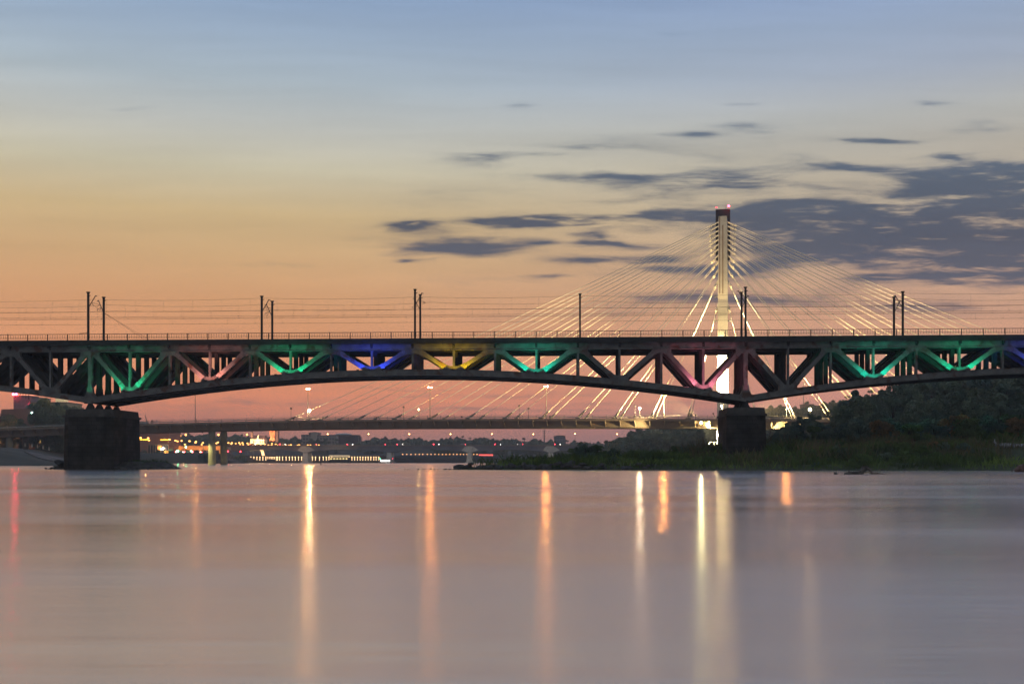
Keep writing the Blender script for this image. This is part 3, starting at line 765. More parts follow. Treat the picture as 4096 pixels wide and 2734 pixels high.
# ------------------------------------------------------------ cable-stayed road bridge
Q0 = Vector((72.5+1.96, 400+9.8, 0)); QA = -math.atan(0.2)
def b2w(x, y, z=0.0):
    c, s = math.cos(QA), math.sin(QA); return Vector((Q0.x+x*c-y*s, Q0.y+x*s+y*c, z))
def w2b(p):
    c, s = math.cos(QA), math.sin(QA); dx, dy = p.x-Q0.x, p.y-Q0.y
    return (dx*c+dy*s, -dx*s+dy*c)
def b2x(px, y):       # local x on the bridge line y=const that is seen in picture column px
    lo, hi = -500.0, 400.0
    for _ in range(50):
        m = (lo+hi)/2; q = b2w(m, y)
        if CX+F*q.x/q.y < px: lo = m
        else: hi = m
    return (lo+hi)/2
def zgb(x): return 13.35-(9.9e-5 if x < -115 else 5.6e-5)*(x+115)**2
GH = 2.35; SL = 0.75; DT = GH+SL     # girder, slab
CB = empty('cable_stayed_bridge', tuple(Q0), QA, 'long road bridge hung on pale cables from one tall lit pylon', 'bridge')
xs = [-520+10*i for i in range(88)]
m = MB()
m.strip([(x, zgb(x)+DT) for x in xs], [(x, zgb(x)+DT-0.45) for x in xs], -11.0, 11.0)
m.strip([(x, zgb(x)+DT-0.452) for x in xs], [(x, zgb(x)+DT-0.75) for x in xs], -11.0, -10.6)
m.strip([(x, zgb(x)+DT-0.452) for x in xs], [(x, zgb(x)+DT-0.75) for x in xs], 10.6, 11.0)
m.build('deck', M['deckconc'], CB)
for y in (-7.6, 7.6):
    m = MB()
    m.strip([(x, zgb(x)+DT-0.455) for x in xs], [(x, zgb(x)+0.12) for x in xs], y-0.25, y+0.25)
    m.strip([(x, zgb(x)+0.117) for x in xs], [(x, zgb(x)) for x in xs], y-0.6, y+0.6)
    m.build('edge_girder', M['deckconc'], CB)
RS2 = 5.2
m = MB()
for i in range(-98, 66):
    x = RS2*i+1.0; z = zgb(x)
    # cantilever ribs outside the girder and cross beams between the girders
    m.add([(x-0.12, -10.58, z+DT-0.46), (x-0.12, -7.86, z+DT-0.46), (x-0.12, -7.86, z+0.3), (x-0.12, -10.58, z+DT-0.9),
           (x+0.12, -10.58, z+DT-0.46), (x+0.12, -7.86, z+DT-0.46), (x+0.12, -7.86, z+0.3), (x+0.12, -10.58, z+DT-0.9)],
          [(0, 3, 2, 1), (4, 5, 6, 7), (0, 1, 5, 4), (1, 2, 6, 5), (2, 3, 7, 6), (3, 0, 4, 7)])
    m.box(x-0.12, x+0.12, -7.34, 7.34, z+0.5, z+DT-0.46)
m.build('cross_ribs', M['deckconc'], CB)
# parapet fences and crash barriers
for y in (-10.8, 10.8):
    m = MB()
    for h in (1.25, 0.95, 0.6):
        m.strip([(x, zgb(x)+DT+h) for x in xs], [(x, zgb(x)+DT+h-0.07) for x in xs], y-0.04, y+0.04)
    for i in range(-104, 70):
        x = 5.0*i/1.0*1.0; m.box(x-0.07, x+0.07, y-0.07, y+0.07, zgb(x)+DT, zgb(x)+DT+1.3)
    m.build('fence', M['lampgrey'], CB)
for y in (-8.9, 8.9):
    m = MB()
    m.strip([(x, zgb(x)+DT+0.75) for x in xs], [(x, zgb(x)+DT+0.42) for x in xs], y-0.06, y+0.06)
    for i in range(-130, 87):
        x = 4.0*i; m.box(x-0.06, x+0.06, y+0.07, y+0.17, zgb(x)+DT, zgb(x)+DT+0.72)
    m.build('crash_barrier', M['concrete'], CB)
# pylon
PY = empty('pylon', (0, 0, 0), 0, parent=CB)
tag(PY, 'tall pale concrete pylon with dark head, lit from below')
def leg(s):
    l = MB()
    def sec(z):
        t = min(1, z/58.0); yc = s*(8.3*(1-t)+1.35*t); hx = 2.0-0.45*min(1, z/87); return (-hx, hx, yc-1.15, yc+1.15, z)
    lv = [sec(z) for z in (-2, 11, 14.5, 30, 45, 58)]
    for a, c in zip(lv[:-1], lv[1:]): l.frustum(*a, *c)
    return l
lf = leg(-1); lf.build('pylon_leg', M['concrete'], PY); leg(1).build('pylon_leg', M['concrete'], PY)
m = MB(); m.frustum(-1.73, 1.73, -2.5, 2.5, 58.003, -1.42, 1.42, -2.5, 2.5, 87.2); m.build('pylon_mast', M['concrete'], PY)
m = MB(); m.box(-1.25, -0.9, -2.56, -2.503, 60, 87.0); m.box(-0.22, 0.22, -2.54, -2.503, 60, 84)
m.build('cable_duct', M['deckconc'], PY)
m = MB()
m.prism([(-2.5, 72.6), (-1.46, 72.0), (-1.46, 87.3), (1.46, 87.3), (1.46, 72.0), (2.5, 72.6), (2.5, 90.0), (-2.5, 90.0)][:0] or [(-2.5, 72.7), (-2.15, 72.1), (-1.60, 72.1), (-1.60, 90.0), (-2.5, 90.0)], -0.55, 1.9)
m.prism([(2.5, 72.7), (2.15, 72.1), (1.60, 72.1), (1.60, 90.0), (2.5, 90.0)], -0.55, 1.9)
m.box(-1.597, 1.597, -0.55, 1.9, 87.3, 90.0)
m.build('pylon_head', M['darksteel'], PY)
m = MB(); m.tube([(1.0, -1.5, 90), (1.0, -1.5, 92.6)], [0.05, 0.02], 4); m.build('lightning_rod', M['black'], PY)
redhot = mat_emit('aviation_light_red', (1.0, 0.02, 0.06), 45)
reddim = mat_emit('small_red_light', (1.0, 0.02, 0.06), 8)
m = MB(); m.tube([(2.05, -1.8, 90), (2.05, -1.8, 90.5)], 0.08, 6); s_ = m.build('warning_light', M['black'], PY)
m = MB(); m.ico((2.05, -1.8, 90.75), 0.38, 1); m.build('red_lens', redhot, s_)
m = MB(); m.tube([(-2.2, -1.8, 90), (-2.2, -1.8, 90.3)], 0.06, 6); s_ = m.build('warning_light', M['black'], PY)
m = MB(); m.ico((-2.2, -1.8, 90.45), 0.2, 1); m.build('red_lens', reddim, s_)
# platform outriggers on the pylon
for z in (50.3, 58.8):
    for s in ((-1, 1) if z < 55 else (-1,)):
        m = MB(); m.box(min(s*1.75, s*2.9), max(s*1.75, s*2.9), -1.8, -1.0, z, z+0.35); m.box(min(s*2.55, s*2.85), max(s*2.55, s*2.85), -1.7, -1.1, z+0.349, z+1.3)
        m.build('service_platform', M['lampgrey'], PY)
m = MB()
m.box(-4.6, -2.05, -9.6, -7.2, 6.4, 6.5)
for yy in (-9.55, -8.4, -7.25):
    m.beam((-4.5, yy, 6.4), (-2.1, yy, 4.2), 0.06, 0.06)
    for xx in (-4.55, -3.4): m.box(xx-0.03, xx+0.03, yy-0.03, yy+0.03, 6.5, 7.8)
m.box(-4.6, -2.05, -9.58, -9.52, 7.75, 7.85); m.box(-4.6, -2.05, -9.58, -9.52, 7.1, 7.16)
m.build('inspection_gantry', M['concrete'], PY)
# cables: twelve pairs each side
ytop = [895, 911, 929, 946, 964, 983, 1002, 1026, 1050, 1082, 1124, 1217]
xn = [1151, 1281, 1430, 1577, 1720, 1871, 2019, 2165, 2311, 2457, 2602, 2751]
YP = 8.25
lefts = [b2x(p, -YP) for p in xn]
zt_ = [Zat(y, 409.8) for y in ytop]
def cable(x1, yy, ztop, side, idx):
    s = side
    z1 = zgb(x1)+DT+0.2
    y2 = (-0.9 if yy < 0 else 0.9)
    # leave the mast at its face; low cables hang from the leaning legs
    t = min(1, ztop/58.0); yc = (8.3*(1-t)+1.35*t)
    y2 = math.copysign(max(0.95, yc), yy)
    hx = 2.0-0.45*min(1, ztop/87)
    p0 = Vector((s*(hx-0.1), y2, ztop+0.4)); p1 = Vector((x1, yy, z1)); d = (p1-p0).normalized(); ln = (p1-p0).length
    m = MB()
    m.tube([p0, p0+d*2.6], 0.24, 6); m.tube([p0+d*2.1, p0+d*2.6], 0.42, 8); m.tube([p0+d*2.9, p0+d*3.6], [0.5, 0.2], 8)
    # gentle sag
    pts = []
    for i in range(9):
        q = i/8; p = p0+d*(3.0+(ln-8.0)*q); p.z -= 0.006*ln*4*q*(1-q)*0.9; pts.append(p)
    m.tube(pts, 0.105, 6)
    m.tube([p1-d*5.4, p1-d*3.4], [0.13, 0.30], 6)
    c = m.build('stay_cable', M['cable'], CB)
    m = MB(); m.tube([p1-d*3.4, p1-d*1.0], 0.30, 6); m.tube([p1-d*2.4, p1+d*0.1], 0.42, 8)
    m.box(x1-0.8, x1+0.8, yy-0.5, yy+0.5, z1-0.5, z1+0.25)
    m.build('anchor_block', M['lampgrey'], c)
    return p0, p1, d
cab = {}
for i in range(12):
    for s in (-1, 1):
        x1 = lefts[i] if s < 0 else -lefts[i]*(1.0)
        for yy in (-YP, YP):
            cab[(i, s, yy > 0)] = cable(x1, yy, zt_[i], s, i)
# river piers: pairs of round columns
def river_pier(px, label, dy=5.15, light=True):
    x = b2x(px, -dy); q = b2w(x, 0); o = empty('river_pier', (q.x, q.y, 0), QA, label, 'bridge pier', 'column piers of the cable-stayed bridge')
    zt2 = zgb(x)
    for yy in (-dy, dy):
        m = MB(); ring = [(math.cos(a)*1.38, math.sin(a)*1.38+yy) for a in [2*math.pi*i/20 for i in range(20)]]
        base = [(math.cos(a)*1.50, math.sin(a)*1.50+yy) for a in [2*math.pi*i/20 for i in range(20)]]
        m.zprism(base, -2, 2.9, 0.95); m.zprism(ring, 2.9, zt2-0.3, 0.96); m.zprism([(p[0]*0.8, (p[1]-yy)*0.8+yy) for p in ring], zt2-0.3, zt2+0.1)
        m.build('column', M['pierconc'], o, smooth=False)
    return o, x, zt2
rp1, xr1, zr1 = river_pier(848, 'pair of thick columns standing in the river, one lit yellow-green')
river_pier(38, 'shadowed column pair near the left bank below the road deck')
yl = (1.0, 0.86, 0.28)
fm = MB(); fm.box(-2.2, -1.8, -9.2, -8.8, zr1-0.9, zr1-0.5); fo = fm.build('column_floodlight', M['black'], rp1)
spot('flood_beam', rp1, (-3.6, -10.5, zr1-1.2), (-0.3, -5.6, 3.4), 16000, yl, 40, 0.8)

# street lamps on the bridge
def lamp_mat(name, c, s): return mat_emit(name, c, s)
ORA = (1.0, 0.42, 0.08); WHI = (1.0, 0.80, 0.50)
e_orange = lamp_mat('sodium_lamp', (1.0, 0.33, 0.07), 1250)
e_faint = mat_emit('weak_sodium_lamp', (1.0, 0.36, 0.08), 220)
e_white = lamp_mat('white_flood_lamp', (1.0, 0.70, 0.34), 720)
e_star = lamp_mat('strong_white_lamp', (1.0, 0.74, 0.45), 620)
e_off = M['lampgrey']
def tall_lamp(px, ytop, label, lit=True, y=-9.6):
    x = b2x(px, y); q = b2w(x, y); z0 = zgb(x)+DT; h = Zat(ytop, q.y)-z0
    o = empty('street_lamp', (q.x, q.y, z0), QA, label, 'street lamp', 'tall orange street lamps on the cable-stayed bridge')
    m = MB(); m.tube([(0, 0, 0), (0, 0, h)], [0.16, 0.08], 8); m.box(-0.9, 0.9, -0.05, 0.05, h-0.06, h+0.04); m.build('pole', M['lampgrey'], o)
    for s in (-1, 1):
        m = MB(); m.box(s*0.45-0.28, s*0.45+0.28, -0.17, 0.17, h-0.04, h+0.12); hd = m.build('lamp_head', M['lampgrey'], o)
        m = MB(); m.ico((s*0.45, 0, h-0.14), 0.22, 1, sq=(1.2, 1, 0.7)); m.build('lens', (e_faint if px < 800 else e_orange) if lit else e_off, hd)
    return o
for i, (px, yt, lb_) in enumerate([(781, 1569, 'tall street lamp standing left of the lit river column'), (1232, 1553, 'tall orange street lamp right beside the brightest white star-like lamp'),
                                   (1720, 1547, 'tall orange street lamp second to the right of the brightest bridge lamp'), (2185, 1543, 'tall orange street lamp just under the turquoise bay of the railway bridge'),
                                   (2655, 1539, 'tall orange street lamp between the pink bay and the bridge deck'), (3146, 1535, 'tall orange street lamp right of the grassy-bank stone pier')]):
    tall_lamp(px, yt, lb_)
def short_lamp(px, ytop, mat, label, size=0.3, y=-10.2, ld=None):
    x = b2x(px, y); q = b2w(x, y); z0 = zgb(x)+DT; h = Zat(ytop, q.y)-z0
    o = empty('deck_floodlight', (q.x, q.y, z0), QA, label, 'floodlight', 'short floodlight posts along the cable-stayed bridge')
    m = MB(); m.tube([(0, 0, 0), (0, 0, h-0.2)], [0.09, 0.06], 6); m.build('pole', M['lampgrey'], o)
    m = MB(); m.box(-0.3, 0.3, -0.05, 0.3, h-0.3, h+0.3); hd = m.build('lamp_head', M['black'], o)
    m = MB(); m.ico((0, -0.18, h), size, 1, sq=(1, 0.5, 1)); m.build('lens', mat if mat else M['lampgrey'], hd)
    return o
short_lamp(1238, 1641, e_white, 'brightest white lamp on the deck, beside the first cables', 0.42)
short_lamp(2559, 1632, e_star, 'bright white lamp on the deck left of the pylon', 0.36)
short_lamp(3240, 1637, e_white, 'dazzling warm lamp in front of the dark trees right of the pylon', 0.44)
short_lamp(1676, 1637, lamp_mat('amber_lamp', (1, 0.6, 0.2), 120), 'small amber lamp on a short post, left of the second tall orange lamp', 0.26)
short_lamp(2886, 1622, lamp_mat('soft_white_lamp', (1, 0.85, 0.6), 70), 'small white lamp on a post in front of the pylon foot', 0.26)
for px, yt, lb_ in ((1164, 1633, 'unlit short lamp post at the left end of the cables'), (1614, 1627, 'unlit short lamp post left of the small amber lamp'),
                    (2077, 1622, 'unlit short lamp post, left one of the two before the third tall lamp'), (2114, 1633, 'unlit short lamp post, right one of the two before the third tall lamp'),
                    (2540, 1623, 'unlit short lamp post beside the bright white lamp left of the pylon')):
    short_lamp(px, yt, None, lb_, 0.2)
# pylon floodlights (on the deck), aimed up at the mast and along the cables
warm = (1.0, 0.68, 0.27)
zd = zgb(0)+DT
for i, (x, y, tx, ty, tz, wt, an) in enumerate([(-3.0, -13.5, -0.3, -3, 74, 330000, 24), (3.0, -13.5, 0.3, -3, 38, 18000, 50), (0.3, -13.2, 0, -6.0, 32, 90000, 40)]):
    m = MB(); m.box(x-0.3, x+0.3, y-0.3, y+0.3, zd+1.6, zd+2.0); m.beam((x, y, zd+1.6), (x*0.6, -10.9, zd-0.3), 0.12, 0.12, up=(1, 0, 0)); fo = m.build('pylon_floodlight', M['black'], PY)
    spot('pylon_beam', fo, (x, y, zd+2.1), (tx, ty, tz), wt, warm, an, 0.7)
fo = MB(); fo.box(-0.9, 0.9, -12.9, -12.6, 20.4, 20.7); fo.beam((0, -12.7, 20.4), (0, -10.9, zd), 0.14, 0.14, up=(1, 0, 0)); fo = fo.build('pylon_floodlight', M['black'], PY)
for q in (-0.6, 0.6): spot('pylon_beam', fo, (q, -12.7, 20.8), (q*0.6, -6.2, 27.0), 1100000, (1.0, 0.76, 0.36), 56, 0.3)
spot('pylon_beam', PY, (9, 13.5, zd+2.1), (0, 2, 50), 12000, warm, 50, 0.7)
for s in (-1, 1):
    for y in (-12.5, 12.5):
        m = MB(); m.box(s*9-0.3, s*9+0.3, y-0.3, y+0.3, zd+1.2, zd+1.6); m.beam((s*9, y, zd+1.2), (s*9, math.copysign(10.9, y), zd-0.3), 0.12, 0.12, up=(1, 0, 0)); fo = m.build('cable_floodlight', M['black'], CB)
        spot('cable_beam', fo, (s*9, y, zd+1.7), (s*42, math.copysign(4.0, y), 52), 34000 if y < 0 else 38000, warm, 92, 0.5)
for s in (-1, 1):
    for xx in (30, 60, 92, 124, 156):
        for y in (-11.6,) if xx in (60, 124) else (-11.6, 11.6):
            zz = zgb(s*xx)+DT
            m = MB(); m.box(s*xx-0.25, s*xx+0.25, y-0.2, y+0.2, zz+0.6, zz+0.95); m.beam((s*xx, y, zz+0.6), (s*xx, math.copysign(10.9, y), zz-0.2), 0.1, 0.1, up=(1, 0, 0)); fo = m.build('cable_floodlight', M['black'], CB)
            spot('cable_beam', fo, (s*xx, y, zz+1.0), (s*xx*0.62, math.copysign(5.5, y), zz+26), 9000+xx*60, warm, 60, 0.8)
for s in (-1, 1):
    for y in (-12.5, 12.5):
        spot('cable_beam', CB, (s*9.3, y, zd+1.8), (s*82, math.copysign(4.0, y), 47), 620000, warm, 62, 0.8)  # added spot without a fixture, brightening the outer cables
# cable floodlights further out, shining along single cables
for (i, s, far, wt) in ((0, -1, False, 5200), (7, -1, False, 5200), (8, -1, True, 2500), (9, -1, True, 2500), (1, -1, True, 2200), (3, -1, True, 1500), (6, 1, False, 3000), (9, 1, False, 3000), (10, 1, False, 3000), (0, 1, False, 3000)):
    p0, p1, d = cab[(i, s, far)]
    a = p1-d*4+Vector((0, -1.2, 0.2))
    spot('cable_beam', CB, tuple(a), tuple(p1-d*26), wt*0.35, warm, 20, 0.9)
# floodlight below the deck lighting girder and pylon foot
xg = b2x(2805, -10); zg = Zat(1689, b2w(xg, -10).y)
m = MB(); m.box(xg-0.35, xg+0.35, -9.9, -9.4, zg-0.35, zg+0.35); uf = m.build('underdeck_floodlight', M['black'], CB)
m = MB(); m.ico((xg-0.05, -9.98, zg-0.1), 0.25, 1); m.build('lens', mat_emit('greenish_white_lamp', (1.0, 0.90, 0.42), 2600), uf)
spot('deck_beam', uf, (xg+0.5, -9.2, zg-0.45), (xg+5.0, -7.7, zgb(0)+0.9), 80000, (1.0, 0.9, 0.4), 66, 0.6)
spot('deck_beam', uf, (xg+0.5, -11.0, zg-0.7), (-0.5, -8.6, 6.0), 420000, (1.0, 0.86, 0.42), 62, 0.5)
spot('deck_beam', CB, (14, -11.0, 12.2), (30, -7.8, zgb(30)+1.0), 26000, (1.0, 0.88, 0.38), 80, 0.7)  # this spot and the next have no fixture, added to light the deck
spot('deck_beam', CB, (-20, -13.0, 11.0), (-44, -7.8, zgb(-40)+1.4), 40000, (1.0, 0.8, 0.35), 70, 0.8)
# orange wash on the deck side: tinted into its concrete, plus an added spot

# ------------------------------------------------------------ far girder bridge
Y3 = 915.0
GB = empty('girder_bridge', (0, Y3, 0), 0, 'far low road bridge with haunched girder and pale piers', 'bridge')
pxs = [560, 892, 1222, 1557, 1878, 2203, 2535]
px3 = [Xat(p, Y3) for p in pxs]
def zb3(x):
    best = min(abs(x-p) for p in px3)
    half = 33.5; t = max(0, 1-best/half); return 10.7-2.4*t**2.2
xs3 = [px3[0]-60+2.0*i for i in range(270)]
m = MB(); m.strip([(x, 14.0) for x in xs3], [(x, 13.4) for x in xs3], -1.6, 20); m.build('deck', M['deckconc'], GB)
m = MB(); m.strip([(x, 13.397) for x in xs3], [(x, zb3(x)) for x in xs3], 0, 18); m.build('girder', mat_noise('blue_grey_girder', (0.12, 0.12, 0.14), (0.18, 0.18, 0.2), 0.1), GB)
m = MB(); m.box(xs3[0], xs3[-1], -1.5, -1.4, 15.05, 15.2); m.box(xs3[0], xs3[-1], -1.5, -1.4, 14.4, 14.5)
for i in range(180): m.box(xs3[0]+3*i, xs3[0]+3*i+0.15, -1.5, -1.4, 14.0, 15.05)
m.build('railing', M['lampgrey'], GB)
for i, x in enumerate(px3):
    m = MB(); m.frustum(x-2.9, x+2.6, -1.5, 21, -2, x-1.7, x+1.7, -0.8, 20, 8.0)
    m.box(x-3.6, x+3.6, -3.0, 23, -2, 0.7)
    m.build('pier', M['concrete'], GB)
    if i in (2, 4, 5):
        m = MB(); m.prism([(x-6.2, 10.0), (x-2.0, 8.4), (x+2.0, 8.4), (x+7.2, 10.2), (x+3.5, 12.6), (x+2.0, 13.3), (x-3.5, 13.3)], -0.25, -0.03); m.build('haunch_plate', M['concrete'], GB)
        spot('pier_beam', GB, (x-6, -16, 2.5), (x, 0, 9), 900, (1, 0.72, 0.45), 75, 0.8)
# lamps on the far bridge
e_far = lamp_mat('far_sodium_lamp', (1.0, 0.46, 0.12), 35)
def far_lamp(px, ytop, Y, z0, mat, label, group, name='street_lamp', cat='street lamp', r=0.36, arm=0.0):
    x = Xat(px, Y); h = Zat(ytop, Y)-z0
    o = empty(name, (x, Y, z0), 0, label, cat, group)
    m = MB(); m.tube([(arm, 0, 0), (arm, 0, h-0.3)], [0.13, 0.09], 5)
    if arm: m.beam((arm, 0, h-0.3), (0, 0, h+0.1), 0.1, 0.1)
    m.build('pole', M['lampgrey'], o)
    m = MB(); m.ico((0, -0.1, h), r, 1, sq=(1.15, 1, 0.8)); m.build('lens', mat, o)
    return o
for i, px in enumerate([1311, 1474, 1637, 1802, 1968, 2133, 2300, 2468]):
    far_lamp(px, 1735, Y3+9, 14.0, e_far, ordw(i+1)+' lamp from the left in the row on the far girder bridge', 'lamps on the far girder bridge')
# ------------------------------------------------------------ terrain
def seg_dist(px, py, poly):
    """signed distance: + inside"""
    X = px[..., None]; Y = py[..., None]
    a = np.array(poly); b_ = np.roll(a, -1, axis=0)
    ax, ay, bx, by = a[:, 0], a[:, 1], b_[:, 0], b_[:, 1]
    dx, dy = bx-ax, by-ay
    t = np.clip(((X-ax)*dx+(Y-ay)*dy)/(dx*dx+dy*dy), 0, 1)
    d = np.sqrt((X-ax-t*dx)**2+(Y-ay-t*dy)**2).min(-1)
    cond = ((ay > Y) != (by > Y)) & (X < (bx-ax)*(Y-ay)/np.where(by-ay == 0, 1e-9, by-ay)+ax)
    inside = cond.sum(-1) % 2 == 1
    return np.where(inside, d, -d)
def sst(x, a, b):
    t = np.clip((x-a)/(b-a), 0, 1); return t*t*(3-2*t)
rng = np.random.default_rng(5)
_g = rng.random((64, 64))
def vnoise(x, y):
    xi = np.floor(x).astype(int); yi = np.floor(y).astype(int); fx = x-xi; fy = y-yi; fx = fx*fx*(3-2*fx); fy = fy*fy*(3-2*fy)
    g = lambda i, j: _g[i % 64, j % 64]
    return (g(xi, yi)*(1-fx)+g(xi+1, yi)*fx)*(1-fy)+(g(xi, yi+1)*(1-fx)+g(xi+1, yi+1)*fx)*fy
def grid_terrain(name, hf, x0, x1, nx, y0, y1, ny, mat, label, ypow=1.0):
    xs_ = np.linspace(x0, x1, nx); ys_ = y0+(y1-y0)*np.linspace(0, 1, ny)**ypow
    X, Y = np.meshgrid(xs_, ys_); Z = hf(X, Y)
    keep = Z > -1.2
    idx = -np.ones(X.shape, int); vs = []; 
    need = keep.copy()
    need[:-1] |= keep[1:]; need[1:] |= keep[:-1]; need[:, :-1] |= keep[:, 1:]; need[:, 1:] |= keep[:, :-1]
    c = 0
    V = []
    for j in range(ny):
        for i in range(nx):
            if need[j, i]: idx[j, i] = c; c += 1; V.append((X[j, i], Y[j, i], max(-1.4, Z[j, i])))
    Fc = []
    for j in range(ny-1):
        for i in range(nx-1):
            q = (idx[j, i], idx[j, i+1], idx[j+1, i+1], idx[j+1, i])
            if min(q) >= 0: Fc.append(q)
    m = MB(); m.v = V; m.f = Fc
    return m.build(name, mat, None, label, kind='structure', smooth=True)

RBK = [(-7.5, 160.5), (-2, 157.5), (6, 154.5), (14, 151), (24, 147.5), (34, 145), (46, 142), (58, 139.5), (80, 134), (140, 125), (700, 110), (700, 1400), (75, 1400), (62, 1000), (52, 900), (56, 700), (58, 480), (52, 380), (40, 290), (26, 225), (12, 190), (2, 170)]
def h_right(X, Y):
    d = seg_dist(X, Y, RBK)
    n = vnoise(X*0.22, Y*0.22)-0.5; n2 = vnoise(X*0.05+9, Y*0.05)-0.5
    h = 0.06+0.75*sst(d, 0, 3.0)+0.9*sst(d, 3, 14)+1.0*sst(d, 14, 45)+n*0.5*sst(d, 1, 5)+n2*1.2*sst(d, 3, 12)
    h = h+1.3*sst(X, 24, 60)*sst(d, 5, 15)
    h = h+3.5*sst(Y, 260, 420)*sst(d, 10, 60)+16*sst(Y, 430, 700)*sst(X, 60, 190)+8*sst(X, 120, 260)*sst(Y, 200, 400)
    return np.where(d > 0, h, np.maximum(-1.4, d*0.35))
grid_terrain('right_riverbank', h_right, -12, 160, 190, 118, 330, 180, M['earth'], 'grassy riverbank on the right')
grid_terrain('far_right_hillside', lambda X, Y: h_right(X, Y)-0.06*(Y < 335), 20, 700, 110, 326, 1400, 110, M['farland'], 'wooded slope beyond the grassy bank')
LBK = [(-2400, 150), (-150, 250), (-131, 296), (-116, 303), (-113, 318), (-122, 345), (-150, 430), (-185, 540), (-205, 632), (-172, 648), (-166, 700), (-182, 800), (-212, 914), (-203, 924), (-60, 925), (20, 930), (58, 950), (900, 1100), (2400, 1100), (2400, 2550), (-2400, 2550)]
def h_left(X, Y):
    d = seg_dist(X, Y, LBK)
    wdt = 46-36*sst(Y, 320, 600)
    n = vnoise(X*0.05, Y*0.05)-0.5
    h = 0.05+5.9*sst(d/wdt, 0, 1)+n*0.5*sst(d, 2, 10)
    shelf = sst(Y, 880, 905)*(1-sst(Y, 936.5, 938.5))*sst(X, -216, -206)
    h = h*(1-0.88*shelf)
    h = h+11*sst(Y, 1060, 1190)*sst(-X, -60, 60)+6*sst(Y, 1150, 1500)*sst(X, -60, 80)+10*sst(Y, 1300, 2200)
    return np.where(d > 0, h, np.maximum(-1.4, d*0.3))
grid_terrain('left_riverbank', h_left, -330, -90, 80, 200, 700, 170, M['farland'], 'dark left bank sloping to the water')
grid_terrain('far_city_ground', lambda X, Y: h_left(X, Y)-0.05*(Y < 705), -1300, 1300, 200, 690, 2550, 150, M['farland'], 'far bank and low city hill', 1.5)
def gh(f, x, y): return float(f(np.array([float(x)]), np.array([float(y)]))[0])
# islet at the left pier
isl = [(-68.2, 167.5), (-66, 166.4), (-60, 165.2), (-52, 165.6), (-49, 167.5), (-48.3, 170), (-50, 178), (-56, 184), (-64, 183), (-67, 174)]
def h_isl(X, Y):
    d = seg_dist(X, Y, isl); n = vnoise(X*0.8, Y*0.8)-0.5
    return np.where(d > 0, 0.02+0.95*sst(d, 0, 3.2)+n*0.35, np.maximum(-1.4, d*0.4))
grid_terrain('pier_islet', h_isl, -71, -44, 90, 162, 188, 80, M['rock'], 'small rocky islet around the left stone pier')

# ------------------------------------------------------------ plants
def leaf_quads(cent, rad, n, size, seed, flat=0.8, tri=False):
    r = np.random.default_rng(seed)
    cent = np.array(cent, float); rad = np.array(rad, float)
    w = rad**2; w = w/w.sum(); k = r.choice(len(cent), n, p=w)
    d = r.normal(size=(n, 3)); d /= np.linalg.norm(d, axis=1)[:, None]
    rr = rad[k]*(0.45+0.62*r.random(n)**0.6)
    c = cent[k]+d*rr[:, None]*np.array([1, 1, flat])
    a = r.normal(size=(n, 3)); a /= np.linalg.norm(a, axis=1)[:, None]
    b2 = np.cross(a, r.normal(size=(n, 3))); b2 /= np.linalg.norm(b2, axis=1)[:, None]
    s = size*(0.6+0.8*r.random(n))[:, None]
    a = a*s; b2 = b2*s*0.62
    return np.stack([c-a, c-b2*0.9, c+a, c+b2*0.9], axis=1)
def make_tree(name, h, wd, seed, leafmat, nleaf, leaf, trunk_frac=0.25, nclump=34, shape='round', bare=False):
    r = random.Random(seed)
    o = empty(name)
    t = MB(); top = Vector((r.uniform(-.3, .3), r.uniform(-.3, .3), h*0.7))
    t.tube([(0, 0, -0.6), (0.05*h*r.uniform(-.4, .4), 0, h*0.25), tuple(top)], [0.022*h+0.04, 0.016*h+.03, 0.03], 6)
    cents = []; rads = []
    for i in range(nclump):
        a = r.uniform(0, 2*math.pi)
        if shape == 'round':
            u = r.uniform(trunk_frac, 1.0); env = math.sin(math.pi*min(1, max(0.04, (u-trunk_frac*0.6)/(1.06-trunk_frac*0.6))))**0.6
        elif shape == 'tall':
            u = r.uniform(0.1, 1.0); env = (1-abs(u-0.45)*1.1)**0.8 if abs(u-0.45) < 0.9 else .1
        else:
            u = r.uniform(0.05, 0.95); env = (1-u**2.2)**0.5
        rad = wd/2*env*(r.random()**0.5)*r.uniform(0.7, 1.1)
        cr = wd*0.125*r.uniform(0.6, 1.35)
        p = (rad*math.cos(a), rad*math.sin(a), h*u-cr*0.6)
        cents.append(p); rads.append(cr)
        if i % 2 == 0:
            b0 = Vector((0, 0, h*min(0.62, max(0.08, u*0.6)))); q = Vector(p)
            t.tube([b0, (b0+q)/2+Vector((0, 0, 0.04*h)), q], [0.008*h+0.01, 0.005*h+.01, 0.01], 4, cap=False)
    t.build('trunk', M['bark'], o)
    if not bare: quads_object('crown', leaf_quads(cents, rads, nleaf, leaf, seed), leafmat, o)
    else: quads_object('crown', leaf_quads(cents, rads, nleaf, leaf, seed), leafmat, o)
    return o
class Kind:
    def __init__(s, **k): s.k = k; s.first = None
    def put(s, loc, scale, rz, label, cat, group, name=None):
        if s.first is None: o = s.first = make_tree(**s.k)
        else: o = copy_tree(s.first)
        o.location = loc; o.scale = (scale[0], scale[0], scale[1]) if isinstance(scale, tuple) else (scale,)*3; o.rotation_euler = (0, 0, rz)
        tag(o, label, cat, group); return o
